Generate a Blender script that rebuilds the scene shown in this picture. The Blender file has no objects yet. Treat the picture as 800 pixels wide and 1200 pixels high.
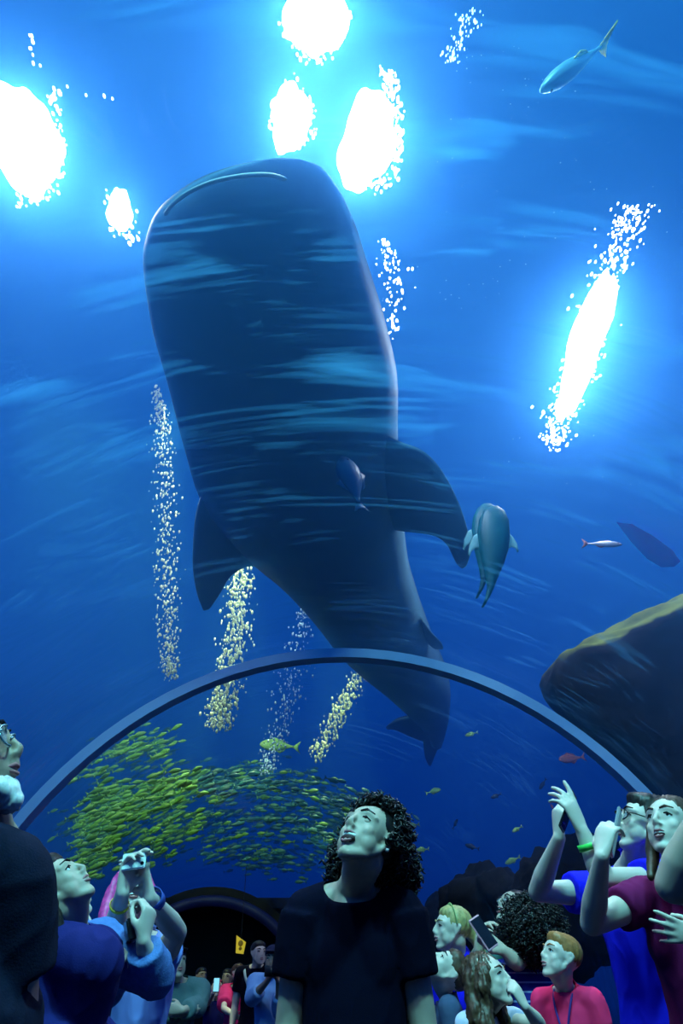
import bpy, bmesh, math, random
from mathutils import Vector, Matrix, Quaternion, noise
random.seed(7)
sc = bpy.context.scene
COL = sc.collection
PI = math.pi
# ---------------------------------------------------------------- camera
F, CX, CY, CAMZ = 800.0, 400.0, 600.0, 1.15
PITCH = math.radians(34.75)
CP, SP = math.cos(PITCH), math.sin(PITCH)
EYE = Vector((0, 0, CAMZ))
cd = bpy.data.cameras.new('camera'); cam = bpy.data.objects.new('camera', cd); COL.objects.link(cam)
cam.location = EYE; cam.rotation_euler = (PI/2 + PITCH, 0, 0)
cd.sensor_fit = 'VERTICAL'; cd.sensor_height = 36.0; cd.lens = F/1200*36.0
cd.clip_start = 0.05; cd.clip_end = 200
sc.camera = cam

def ray(px, py):
    """world direction seen at a pixel, forward component 1"""
    x = (px-CX)/F; y = (CY-py)/F
    return Vector((x, CP - y*SP, SP + y*CP))
def at(px, py, z):
    """point at depth z along the view axis"""
    return EYE + ray(px, py)*z
def at_h(px, py, h):
    """point of that sight line at world height h"""
    r = ray(px, py); return EYE + r*((h-CAMZ)/r.z)
def at_y(px, py, y):
    r = ray(px, py); return EYE + r*(y/r.y)
def px_of(p):
    d = p-EYE; f = d.y*CP + d.z*SP
    return (CX + F*d.x/f, CY - F*(d.z*CP - d.y*SP)/f, f)

# ---------------------------------------------------------------- materials
MATS = {}
def mat(name, color, rough=0.7, spec=0.3, metal=0.0, noise_amt=0.0, noise_scale=8.0, bump=0.0, bump_scale=40.0, sheen=0.0, sss=0.0, emit=None, alpha=None):
    if name in MATS: return MATS[name]
    m = bpy.data.materials.new(name); m.use_nodes = True
    nt = m.node_tree; b = nt.nodes['Principled BSDF']
    b.inputs['Base Color'].default_value = (*color, 1)
    b.inputs['Roughness'].default_value = rough
    b.inputs['Specular IOR Level'].default_value = spec
    b.inputs['Metallic'].default_value = metal
    if sheen: b.inputs['Sheen Weight'].default_value = sheen
    if sss:
        b.inputs['Subsurface Weight'].default_value = sss
        b.inputs['Subsurface Radius'].default_value = (0.012, 0.006, 0.004)
        b.inputs['Subsurface Scale'].default_value = 1.0
    if emit:
        b.inputs['Emission Color'].default_value = (*emit[0], 1); b.inputs['Emission Strength'].default_value = emit[1]
    if noise_amt or bump:
        tc = nt.nodes.new('ShaderNodeTexCoord')
    if noise_amt:
        n = nt.nodes.new('ShaderNodeTexNoise'); n.inputs['Scale'].default_value = noise_scale; n.inputs['Detail'].default_value = 5
        nt.links.new(tc.outputs['Object'], n.inputs['Vector'])
        mr = nt.nodes.new('ShaderNodeMapRange'); mr.inputs[1].default_value = .25; mr.inputs[2].default_value = .75
        mr.inputs[3].default_value = 1-noise_amt; mr.inputs[4].default_value = 1+noise_amt
        nt.links.new(n.outputs[0], mr.inputs[0])
        mx = nt.nodes.new('ShaderNodeVectorMath'); mx.operation = 'SCALE'; mx.inputs[0].default_value = color
        nt.links.new(mr.outputs[0], mx.inputs['Scale']); nt.links.new(mx.outputs[0], b.inputs['Base Color'])
    if bump:
        n = nt.nodes.new('ShaderNodeTexNoise'); n.inputs['Scale'].default_value = bump_scale; n.inputs['Detail'].default_value = 4
        nt.links.new(tc.outputs['Object'], n.inputs['Vector'])
        bp = nt.nodes.new('ShaderNodeBump'); bp.inputs['Strength'].default_value = bump; bp.inputs['Distance'].default_value = 0.01
        nt.links.new(n.outputs[0], bp.inputs['Height']); nt.links.new(bp.outputs[0], b.inputs['Normal'])
    MATS[name] = m
    return m

# ---------------------------------------------------------------- objects
def tag(o, label=None, cat=None, group=None, kind=None):
    if label: o['label'] = label
    if cat: o['category'] = cat
    if group: o['group'] = group
    if kind: o['kind'] = kind
    return o
def empty(name, loc=(0,0,0)):
    o = bpy.data.objects.new(name, None); COL.objects.link(o); o.location = loc; o.empty_display_size = .1
    return o
def link(name, me, m=None, parent=None, smooth=True):
    """mesh in world coordinates -> one object; origin stays with its parent"""
    o = bpy.data.objects.new(name, me); COL.objects.link(o)
    if m is not None:
        for mm in (m if isinstance(m, (list, tuple)) else [m]): me.materials.append(mm)
    if smooth:
        me.polygons.foreach_set('use_smooth', [True]*len(me.polygons))
    if parent is not None:
        o.parent = parent
        off = parent_origin(parent)
        me.transform(Matrix.Translation(-off))
    return o
def parent_origin(p):
    v = Vector((0,0,0))
    while p is not None:
        v += p.location; p = p.parent
    return v
def mesh_from(verts, faces, name='m'):
    me = bpy.data.meshes.new(name); me.from_pydata([tuple(v) for v in verts], [], faces); me.update(); return me
def set_origin(o, p):
    p = Vector(p); o.data.transform(Matrix.Translation(-p)); o.location = p
    return o

class Soup:
    """collects closed shapes as vertices and faces"""
    def __init__(s): s.v = []; s.f = []
    def add(s, verts, faces):
        k = len(s.v); s.v += [Vector(v) for v in verts]; s.f += [tuple(i+k for i in f) for f in faces]
    def ball(s, c, r, rot=None, nu=16, nv=10):
        """ellipsoid; r a number or three radii; rot a 3x3 matrix"""
        c = Vector(c); r = (r, r, r) if isinstance(r, (int, float)) else r
        vs = [Vector((0,0,-1))]
        for j in range(1, nv):
            t = -PI/2 + PI*j/nv
            for i in range(nu):
                a = 2*PI*i/nu; vs.append(Vector((math.cos(a)*math.cos(t), math.sin(a)*math.cos(t), math.sin(t))))
        vs.append(Vector((0,0,1)))
        out = []
        for v in vs:
            w = Vector((v.x*r[0], v.y*r[1], v.z*r[2]))
            if rot is not None: w = rot @ w
            out.append(c+w)
        fs = [(0, 1+(i+1) % nu, 1+i) for i in range(nu)]
        for j in range(nv-2):
            for i in range(nu):
                a = 1+j*nu+i; b = 1+j*nu+(i+1) % nu
                fs.append((a, b, b+nu, a+nu))
        k = 1+(nv-2)*nu; n = len(vs)-1
        fs += [(k+i, k+(i+1) % nu, n) for i in range(nu)]
        s.add(out, fs)
    def limb(s, pts, rad, n=14, caps=True, flat=None):
        """tube through points with radii; rounded ends when caps; rad entries number or (rx, ry) in frame flat"""
        pts = [Vector(p) for p in pts]
        P, R = [], []
        def rr(x): return (x, x) if isinstance(x, (int, float)) else x
        if caps:
            d0 = (pts[0]-pts[1]).normalized(); r0 = rr(rad[0])
            for a in (.12, .45, .75): 
                q = math.cos(a*PI/2)
                P.insert(len(P), pts[0]+d0*min(r0)*q); R.append((r0[0]*math.sin(a*PI/2), r0[1]*math.sin(a*PI/2)))
        for p, r in zip(pts, rad): P.append(p); R.append(rr(r))
        if caps:
            d1 = (pts[-1]-pts[-2]).normalized(); r1 = rr(rad[-1])
            for a in (.75, .45, .12):
                P.append(pts[-1]+d1*min(r1)*math.cos(a*PI/2)); R.append((r1[0]*math.sin(a*PI/2), r1[1]*math.sin(a*PI/2)))
        vs = []
        u = flat
        for k, p in enumerate(P):
            t = (P[min(k+1, len(P)-1)]-P[max(k-1, 0)]).normalized()
            if u is None: u = t.orthogonal()
            u = Vector(u); u = (u - t*u.dot(t))
            if u.length < 1e-6: u = t.orthogonal()
            u.normalize(); w = t.cross(u)
            for i in range(n):
                a = 2*PI*i/n; vs.append(p + u*math.cos(a)*R[k][0] + w*math.sin(a)*R[k][1])
        fs = []
        for k in range(len(P)-1):
            for i in range(n):
                a = k*n+i; b = k*n+(i+1) % n; fs.append((a, b, b+n, a+n))
        fs.append(tuple(reversed(range(n)))); fs.append(tuple(range((len(P)-1)*n, len(P)*n)))
        s.add(vs, fs)
    def box(s, c, size, rot=None):
        c = Vector(c); vs = []
        for x in (-.5, .5):
            for y in (-.5, .5):
                for z in (-.5, .5):
                    w = Vector((x*size[0], y*size[1], z*size[2]))
                    if rot is not None: w = rot @ w
                    vs.append(c+w)
        s.add(vs, [(0,1,3,2), (4,6,7,5), (0,4,5,1), (2,3,7,6), (0,2,6,4), (1,5,7,3)])
    def mesh(s, name='m'): return mesh_from(s.v, s.f, name)

def bake(me, mods):
    """evaluates modifiers [(type, {settings})] on a mesh and returns the new mesh"""
    o = bpy.data.objects.new('tmp', me); COL.objects.link(o)
    for i, (t, kw) in enumerate(mods):
        md = o.modifiers.new('m%d' % i, t)
        for k, v in kw.items(): setattr(md, k, v)
    dg = bpy.context.evaluated_depsgraph_get(); dg.update()
    out = bpy.data.meshes.new_from_object(o.evaluated_get(dg))
    bpy.data.objects.remove(o)
    return out
def fuse(soup, voxel, smooth=4, factor=.5):
    mods = [('REMESH', dict(mode='VOXEL', voxel_size=voxel, adaptivity=0.0))]
    if smooth: mods.append(('SMOOTH', dict(factor=factor, iterations=smooth)))
    me = bake(soup.mesh(), mods); me.materials.clear()
    return me
def cr(p, n=8):
    """Catmull-Rom through a list of tuples"""
    p = [Vector(q) for q in p]; out = []
    for i in range(len(p)-1):
        a = p[max(i-1, 0)]; b = p[i]; c = p[i+1]; d = p[min(i+2, len(p)-1)]
        for k in range(n):
            t = k/n
            out.append(.5*((2*b)+(c-a)*t+(2*a-5*b+4*c-d)*t*t+(3*b-a-3*c+d)*t**3))
    out.append(p[-1]); return out
def lerp(a, b, t): return a+(b-a)*t
# ---------------------------------------------------------------- render look
sc.view_settings.view_transform = 'Standard'; sc.view_settings.look = 'None'
sc.view_settings.exposure = 0.0; sc.view_settings.gamma = 1.0; sc.view_settings.use_curve_mapping = False
sc.render.engine = 'CYCLES'
cy = sc.cycles
cy.use_denoising = True
try: cy.denoiser = 'OPENIMAGEDENOISE'
except Exception: pass
cy.max_bounces = 6; cy.diffuse_bounces = 2; cy.glossy_bounces = 3; cy.transmission_bounces = 4
cy.transparent_max_bounces = 16; cy.volume_bounces = 1
cy.caustics_reflective = False; cy.caustics_refractive = False
cy.sample_clamp_indirect = 4.0

SURF = 8.6         # height of the water surface
Y0, Y1 = -4.5, 17.0
def cxx(y): return 0.02 if y < 5.7 else 0.02 - 0.235*(y-5.7) - .02*max(0, y-9)
R_T, ZC = 3.0, CAMZ-0.55
def dr(y): return 0.0 if y < 7 else -.70*((y-7)/10)
NA = 48
def arch(y, r, spring=0.0):
    c = cxx(y); r = r+dr(y)
    return [Vector((c - r*math.cos(PI*i/NA), y, ZC + r*math.sin(PI*i/NA))) for i in range(NA+1)]
stations = [Y0+(5.7-Y0)*i/12 for i in range(12)] + [5.7+(Y1-5.7)*i/16 for i in range(17)]

# world: light that comes down through the water from the hall above it
w = bpy.data.worlds.new('world'); sc.world = w; w.use_nodes = True
nt = w.node_tree; bg = nt.nodes['Background']
tc = nt.nodes.new('ShaderNodeTexCoord'); sx = nt.nodes.new('ShaderNodeSeparateXYZ'); nt.links.new(tc.outputs['Generated'], sx.inputs[0])
rp = nt.nodes.new('ShaderNodeValToRGB'); nt.links.new(sx.outputs['Z'], rp.inputs[0]); nt.links.new(rp.outputs[0], bg.inputs[0])
e = rp.color_ramp.elements
e[0].position = 0.0; e[0].color = (0.0, 0.006, 0.07, 1)
e[1].position = 1.0; e[1].color = (0.0, 0.09, 0.36, 1)
x = rp.color_ramp.elements.new(.35); x.color = (0.0, 0.055, 0.40, 1)
x = rp.color_ramp.elements.new(.12); x.color = (0.0, 0.022, 0.24, 1)
bg.inputs[1].default_value = 1.0

# water body: everything outside the tunnel up to the surface
def build_water():
    r = R_T+.09; vs = []; fs = []
    X = 22.0; ring = NA+1+4
    for y in stations:
        a = arch(y, r)
        vs += [Vector((-X, y, ZC))] + a + [Vector((X, y, ZC)), Vector((X, y, SURF)), Vector((-X, y, SURF))]
    for y in (Y1+.05, 27.0):
        vs += [Vector((-X, y, ZC))] + [Vector((q.x, y, ZC)) for q in arch(Y1, r)] + [Vector((X, y, ZC)), Vector((X, y, SURF)), Vector((-X, y, SURF))]
    for s in range(len(stations)+1):
        for i in range(ring):
            j = (i+1) % ring
            fs.append((s*ring+i, s*ring+j, (s+1)*ring+j, (s+1)*ring+i))
    fs.append(tuple(range(ring))); fs.append(tuple(reversed(range((len(stations)+1)*ring, (len(stations)+2)*ring))))
    me = mesh_from(vs, fs, 'water')
    bm = bmesh.new(); bm.from_mesh(me); bmesh.ops.recalc_face_normals(bm, faces=bm.faces)
    bmesh.ops.triangulate(bm, faces=[f for f in bm.faces if len(f.verts) > 4]); bm.to_mesh(me); bm.free()
    m = bpy.data.materials.new('sea_water'); m.use_nodes = True; nt = m.node_tree
    for n in list(nt.nodes):
        if n.type == 'BSDF_PRINCIPLED': nt.nodes.remove(n)
    out = [n for n in nt.nodes if n.type == 'OUTPUT_MATERIAL'][0]
    def sc_(col, den, g):
        v = nt.nodes.new('ShaderNodeVolumeScatter'); v.inputs['Color'].default_value = (*col, 1); v.inputs['Density'].default_value = den; v.inputs['Anisotropy'].default_value = g; return v
    v1 = sc_((.02, .38, 1.0), .045, .1); v2 = sc_((.24, .48, 1.0), .022, .90)
    va = nt.nodes.new('ShaderNodeVolumeAbsorption'); va.inputs['Color'].default_value = (0.0, 0.50, 0.96, 1); va.inputs['Density'].default_value = .05
    a1 = nt.nodes.new('ShaderNodeAddShader'); nt.links.new(v1.outputs[0], a1.inputs[0]); nt.links.new(v2.outputs[0], a1.inputs[1])
    a2 = nt.nodes.new('ShaderNodeAddShader'); nt.links.new(a1.outputs[0], a2.inputs[0]); nt.links.new(va.outputs[0], a2.inputs[1]); nt.links.new(a2.outputs[0], out.inputs['Volume'])
    o = link('water', me, m); tag(o, 'blue sea water of the tank around the tunnel', 'water', kind='structure')
    return o
build_water()

# acrylic tunnel vault: one clear curved sheet per bay, springing from a kerb
def acrylic_mat():
    m = bpy.data.materials.new('acrylic'); m.use_nodes = True; nt = m.node_tree
    for n in list(nt.nodes):
        if n.type == 'BSDF_PRINCIPLED': nt.nodes.remove(n)
    out = [n for n in nt.nodes if n.type == 'OUTPUT_MATERIAL'][0]
    tr = nt.nodes.new('ShaderNodeBsdfTransparent'); tr.inputs[0].default_value = (.97, .99, 1, 1)
    gl = nt.nodes.new('ShaderNodeBsdfGlossy'); gl.inputs['Roughness'].default_value = .08; gl.inputs['Color'].default_value = (.65, .85, 1, 1)
    tc = nt.nodes.new('ShaderNodeTexCoord'); mp = nt.nodes.new('ShaderNodeMapping'); mp.inputs['Scale'].default_value = (.5, 1.6, .5)
    nz = nt.nodes.new('ShaderNodeTexNoise'); nz.inputs['Scale'].default_value = 1.3; nz.inputs['Detail'].default_value = 3; nz.inputs['Distortion'].default_value = 1.0
    bp = nt.nodes.new('ShaderNodeBump'); bp.inputs['Strength'].default_value = .6; bp.inputs['Distance'].default_value = .05
    nt.links.new(tc.outputs['Object'], mp.inputs[0]); nt.links.new(mp.outputs[0], nz.inputs['Vector']); nt.links.new(nz.outputs[0], bp.inputs['Height'])
    nt.links.new(bp.outputs[0], gl.inputs['Normal'])
    lw = nt.nodes.new('ShaderNodeLayerWeight'); lw.inputs['Blend'].default_value = .5
    pw_ = nt.nodes.new('ShaderNodeMath'); pw_.operation = 'POWER'; pw_.inputs[1].default_value = 4.0; nt.links.new(lw.outputs['Facing'], pw_.inputs[0])
    mul = nt.nodes.new('ShaderNodeMath'); mul.operation = 'MULTIPLY_ADD'; mul.inputs[1].default_value = .22; mul.inputs[2].default_value = .02
    nt.links.new(pw_.outputs[0], mul.inputs[0])
    mx = nt.nodes.new('ShaderNodeMixShader'); nt.links.new(mul.outputs[0], mx.inputs[0]); nt.links.new(tr.outputs[0], mx.inputs[1]); nt.links.new(gl.outputs[0], mx.inputs[2])
    # wavy streaks of reflected light, painted into the sheet as translucent noise
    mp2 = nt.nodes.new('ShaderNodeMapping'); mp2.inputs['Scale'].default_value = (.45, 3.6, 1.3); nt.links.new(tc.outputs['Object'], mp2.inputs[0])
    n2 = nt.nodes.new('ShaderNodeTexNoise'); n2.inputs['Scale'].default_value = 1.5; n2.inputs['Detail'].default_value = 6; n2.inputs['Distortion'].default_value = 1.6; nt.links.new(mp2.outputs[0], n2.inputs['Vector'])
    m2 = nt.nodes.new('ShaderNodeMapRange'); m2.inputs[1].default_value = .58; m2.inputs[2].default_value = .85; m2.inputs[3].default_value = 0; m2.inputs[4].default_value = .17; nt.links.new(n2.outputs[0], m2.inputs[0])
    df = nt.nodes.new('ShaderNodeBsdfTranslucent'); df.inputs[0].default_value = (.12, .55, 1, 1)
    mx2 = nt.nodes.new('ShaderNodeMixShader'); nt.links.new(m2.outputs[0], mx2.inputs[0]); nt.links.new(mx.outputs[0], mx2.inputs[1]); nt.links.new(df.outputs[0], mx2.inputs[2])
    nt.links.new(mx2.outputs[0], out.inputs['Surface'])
    return m
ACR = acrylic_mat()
def vault(ys, label):
    vs = []; fs = []; n = NA+1
    for r in (R_T, R_T+.06):
        for y in ys: vs += arch(y, r)
    m = len(ys)
    for k in range(2):
        for s in range(m-1):
            for i in range(NA):
                a = (k*m+s)*n+i
                q = (a, a+1, a+n+1, a+n); fs.append(q if k else tuple(reversed(q)))
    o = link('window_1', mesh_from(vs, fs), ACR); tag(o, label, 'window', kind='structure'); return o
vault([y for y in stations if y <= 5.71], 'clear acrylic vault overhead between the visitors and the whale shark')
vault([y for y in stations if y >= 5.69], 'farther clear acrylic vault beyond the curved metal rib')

# metal rib where two acrylic bays meet
def rib(y, w_, r0, r1, m, name, label):
    vs = []; fs = []; n = NA+1
    for yy, r in ((y-w_/2, r1), (y-w_/2, r0), (y+w_/2, r0), (y+w_/2, r1)):
        c = cxx(y)
        vs += [Vector((c - r*math.cos(PI*i/NA), yy, ZC + r*math.sin(PI*i/NA))) for i in range(n)]
    for k in range(4):
        for i in range(NA):
            a = k*n+i; b = ((k+1) % 4)*n+i; fs.append((a, a+1, b+1, b))
    fs.append((0, n, 2*n, 3*n)); fs.append((n-1, 4*n-1, 3*n-1, 2*n-1))
    o = link(name, mesh_from(vs, fs), m, smooth=False); tag(o, label, kind='structure'); return o
RIB = mat('rib_paint', (.32, .72, 1.0), rough=.35, spec=.5)
# ================================================================ people
UP = Vector((0, 0, 1))
def frame(fwd, up=UP, roll=0.0):
    f = Vector(fwd).normalized(); r = f.cross(Vector(up))
    r.normalize(); u = r.cross(f)
    if roll:
        q = Quaternion(f, roll); r = q @ r; u = q @ u
    return Matrix((r, f, u)).transposed()      # columns: person's right, forward, up

SKIN = {
 'warm': mat('skin_warm', (.52, .40, .32), rough=.5, spec=.35, noise_amt=.06, noise_scale=14, sss=.05),
 'fair': mat('skin_fair', (.66, .54, .46), rough=.5, spec=.35, noise_amt=.05, noise_scale=14, sss=.05),
 'tan': mat('skin_tan', (.40, .28, .21), rough=.5, spec=.35, noise_amt=.06, noise_scale=14, sss=.05)}
EYEW = mat('eye_white', (.72, .74, .74), rough=.2, spec=.6); IRIS = mat('iris', (.02, .015, .012), rough=.15, spec=.6)
LIP = mat('lips', (.42, .16, .17), rough=.4, spec=.4); TEETH = mat('teeth', (.85, .84, .8), rough=.25, spec=.5); MOUTH = mat('mouth_inside', (.03, .008, .01), rough=.6)

def hand(s, wrist, d, nrm, side, sc_=1.0, curl=(.5, .5, .5, .5), thumb=.5, spread=.06):
    """palm, four unequal bent fingers and a thumb; d = finger direction, nrm = way the palm faces, side=+1 when the thumb is on d x nrm"""
    d = Vector(d).normalized(); nrm = Vector(nrm); nrm = (nrm - d*nrm.dot(d)).normalized(); t = d.cross(nrm)*side
    k = sc_; W_ = Vector(wrist)
    def P(a, b, c): return W_ + d*a*k + t*b*k + nrm*c*k
    R3 = Matrix((t, d, nrm)).transposed()
    s.limb([P(-.005, 0, 0), P(.03, .002, 0), P(.07, .002, .0), P(.088, .0, 0)], [(.027*k, .02*k), (.036*k, .016*k), (.041*k, .0135*k), (.038*k, .011*k)], n=14, flat=t)
    s.ball(P(.03, .022, .010), (.016*k, .03*k, .013*k), R3)
    L = ((.030, .043, .026, .021), (.010, .048, .029, .022), (-.010, .044, .027, .021), (-.029, .034, .021, .019))
    for i, (b, l1, l2, l3) in enumerate(L):
        a = curl[i]; sp = spread*(1.5-i)
        u = (d + t*sp).normalized(); ax = u.cross(nrm)
        p = P(.086-.004*abs(i-1), b, .0); pts = [P(.06, b*.9, 0), p]; u1 = u
        for l, f in ((l1, 1.0), (l2, 1.15), (l3, .7)):
            u1 = Quaternion(ax, a*f) @ u1; pts.append(pts[-1] + u1*l*k)
        r0 = .0097*k*(1, 1, .97, .88)[i]
        s.limb(pts, [r0*1.05, r0*1.08, r0*1.02, r0*.95, r0*.78], n=10)
    base = P(.022, .022, .006)
    u1 = (d*.62 + t*(.80-.3*thumb) + nrm*(.15+.6*thumb)).normalized(); p1 = base+u1*.036*k
    u2 = (d*.85 + t*(.35-.5*thumb) + nrm*(.2+.5*thumb)).normalized(); p2 = p1+u2*.033*k
    u3 = (d*.95 + t*(.1-.5*thumb) + nrm*(.15+.45*thumb)).normalized(); p3 = p2+u3*.024*k
    s.limb([base-u1*.012*k, base, p1, p2, p3], [.013*k, .0145*k, .0115*k, .0105*k, .0088*k], n=10)

def head_soup(s, H, R, k, jaw=0.0, wide=1.0, long=1.0, mouth_open=0.0):
    def P(x, y, z): return H + R @ Vector((x*k*wide, y*k, z*k*(long if z < 0 else 1)))
    def B(x, y, z, a, b, c): s.ball(P(x, y, z), (a*k*wide, b*k, c*k), R, 20, 14)
    B(0, -.018, .036, .076, .096, .082)
    B(0, .022, .018, .069, .070, .078)
    B(0, .036, -.030, .056, .054, .066)
    B(0, .046, -.064, .040, .040, .040)
    dz = -.012*mouth_open
    B(0, .070, -.092+dz, .021, .021, .018)
    B(0, .066, -.052, .034, .026, .026)
    s.limb([P(.053, .000, -.035), P(.039, .036, -.072+dz*.5), P(.010, .070, -.094+dz)], [.015*k, .016*k, .016*k])
    s.limb([P(-.053, .000, -.035), P(-.039, .036, -.072+dz*.5), P(-.010, .070, -.094+dz)], [.015*k, .016*k, .016*k])
    for x in (-1, 1):
        B(x*.040, .040, -.045, .024, .030, .036)
        B(x*.036, .058, -.020, .024, .022, .026)
        s.limb([P(x*.012, .086, .030), P(x*.034, .080, .034), P(x*.056, .062, .026)], [.0085*k, .009*k, .008*k])
        B(x*.0095, .098, -.026, .0075, .010, .0065)
        # ear: rim and lobe
        c = P(x*.074/1.0, -.012, .002)
        s.limb([P(x*.070, -.002, -.024), P(x*.079, -.018, -.004), P(x*.084, -.027, .018), P(x*.080, -.016, .030), P(x*.073, .002, .022), P(x*.071, .004, .004)], [.0075*k, .0065*k, .0065*k, .0065*k, .006*k, .006*k], n=8)
        B(x*.073, -.010, .0, .0065, .017, .022)
    s.limb([P(0, .086, .026), P(0, .098, .004), P(0, .108, -.018), P(0, .104, -.025)], [.007*k, .0078*k, .010*k, .008*k])
    s.limb([P(0, .092, -.036), P(0, .094, -.044)], [.009*k, .012*k])
    # lips as relief of the face itself
    g = .5*mouth_open*.016
    s.limb([P(-.022, .076, -.052), P(0, .094, -.049+g*.3), P(.022, .076, -.052)], [.006*k, .0078*k, .006*k])
    s.limb([P(-.020, .076, -.057-g), P(0, .091, -.063-g*2), P(.020, .076, -.057-g)], [.006*k, .0085*k, .006*k])

def face_parts(par, H, R, k, look=(0, 0), closed=False, mouth_open=0.0, brow_m=None, lips=True, wide=1.0, smile=False):
    def P(x, y, z): return H + R @ Vector((x*k*wide, y*k, z*k))
    for x in (-1, 1):
        s = Soup(); s.ball(P(x*.031, .0695, .008), .0125*k, None, 16, 10); e = link('eye', s.mesh(), EYEW, par)
        d = (R @ Vector((look[0], 1, look[1]))).normalized()
        if closed:
            s = Soup(); s.ball(P(x*.031, .0692, .0085), (.0150*k, .0140*k, .0125*k), R, 16, 10); link('eyelid', s.mesh(), closed, e)
        s = Soup(); s.ball(P(x*.031, .0695, .008)+d*.0092*k, .0062*k, None, 12, 8); link('iris', s.mesh(), IRIS, e)
        s = Soup(); s.limb([P(x*.0165, .0805, .0085), P(x*.024, .0858, .0155), P(x*.034, .0853, .0165), P(x*.046, .0745, .0105)], [.0022*k, .0032*k, .0032*k, .002*k], n=6); link('eyelashes', s.mesh(), IRIS, par)
        s = Soup(); s.limb([P(x*.014, .0935, .033), P(x*.030, .0905, .0405), P(x*.052, .073, .036)], [(.0035*k, .003*k), (.0045*k, .003*k), (.002*k, .002*k)], n=8); link('eyebrow', s.mesh(), brow_m or IRIS, par)
    g = mouth_open*.013; w_ = 1.25 if smile else 1.0; sm = .006 if smile else 0
    if lips:
        s = Soup()
        s.limb([P(-.024*w_, .076-(w_-1)*.03, -.052+sm), P(-.008, .0965, -.0475), P(0, .0985, -.0495), P(.008, .0965, -.0475), P(.024*w_, .076-(w_-1)*.03, -.052+sm)], [.0018*k, .0052*k, .0052*k, .0052*k, .0018*k], n=8)
        s.limb([P(-.023*w_, .076-(w_-1)*.03, -.0535+sm), P(-.012*w_, .090, -.061-g), P(0, .0955, -.064-g*1.6), P(.012*w_, .090, -.061-g), P(.023*w_, .076-(w_-1)*.03, -.0535+sm)], [.0018*k, .004*k, .0048*k, .004*k, .0018*k], n=8)
        link('lips', s.mesh(), LIP, par)
    if mouth_open > .2:
        s = Soup(); s.ball(P(0, .0835, -.056-g*.8), (.021*k*w_, .0135*k, (.004+g*.9)*k), R, 16, 10); m = link('mouth', s.mesh(), MOUTH, par)
        s = Soup(); s.limb([P(-.016*w_, .0835, -.0525), P(-.007, .0935, -.0535), P(.007, .0935, -.0535), P(.016*w_, .0835, -.0525)], [(.004*k,.006*k)]*4, n=8, flat=R.col[1]); link('teeth', s.mesh(), TEETH, m)

def cut_cloth(me, inside, iters=6):
    """opens a collar: removes the cloth where inside(p) < 0 and slides the edge onto the curve"""
    bm = bmesh.new(); bm.from_mesh(me)
    bmesh.ops.delete(bm, geom=[v for v in bm.verts if inside(v.co) < 0], context='VERTS')
    for v in bm.verts:
        if v.is_boundary:
            for _ in range(2):
                g = inside(v.co); h = 1e-3
                gr = Vector(((inside(v.co+Vector((h, 0, 0)))-g)/h, (inside(v.co+Vector((0, h, 0)))-g)/h, (inside(v.co+Vector((0, 0, h)))-g)/h))
                n = v.normal; gr -= n*gr.dot(n)
                if gr.length > 1e-6: v.co -= gr*min(.02/gr.length, g/gr.length_squared)
    bm.to_mesh(me); bm.free(); return me
def fold(me, amp, scale, seed=0.0, stretch=(1, 1, 1)):
    n = len(me.vertices); off = Vector((seed*7.1, seed*3.3, seed*5.7))
    nm = [v.normal.copy() for v in me.vertices]
    for v, q in zip(me.vertices, nm):
        p = Vector((v.co.x*stretch[0], v.co.y*stretch[1], v.co.z*stretch[2]))*scale+off
        a = noise.noise(p); b = 1-abs(noise.noise(p*2.1))*2
        v.co += q*amp*(a+.5*b*b-.3)
    me.update(); return me

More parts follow.
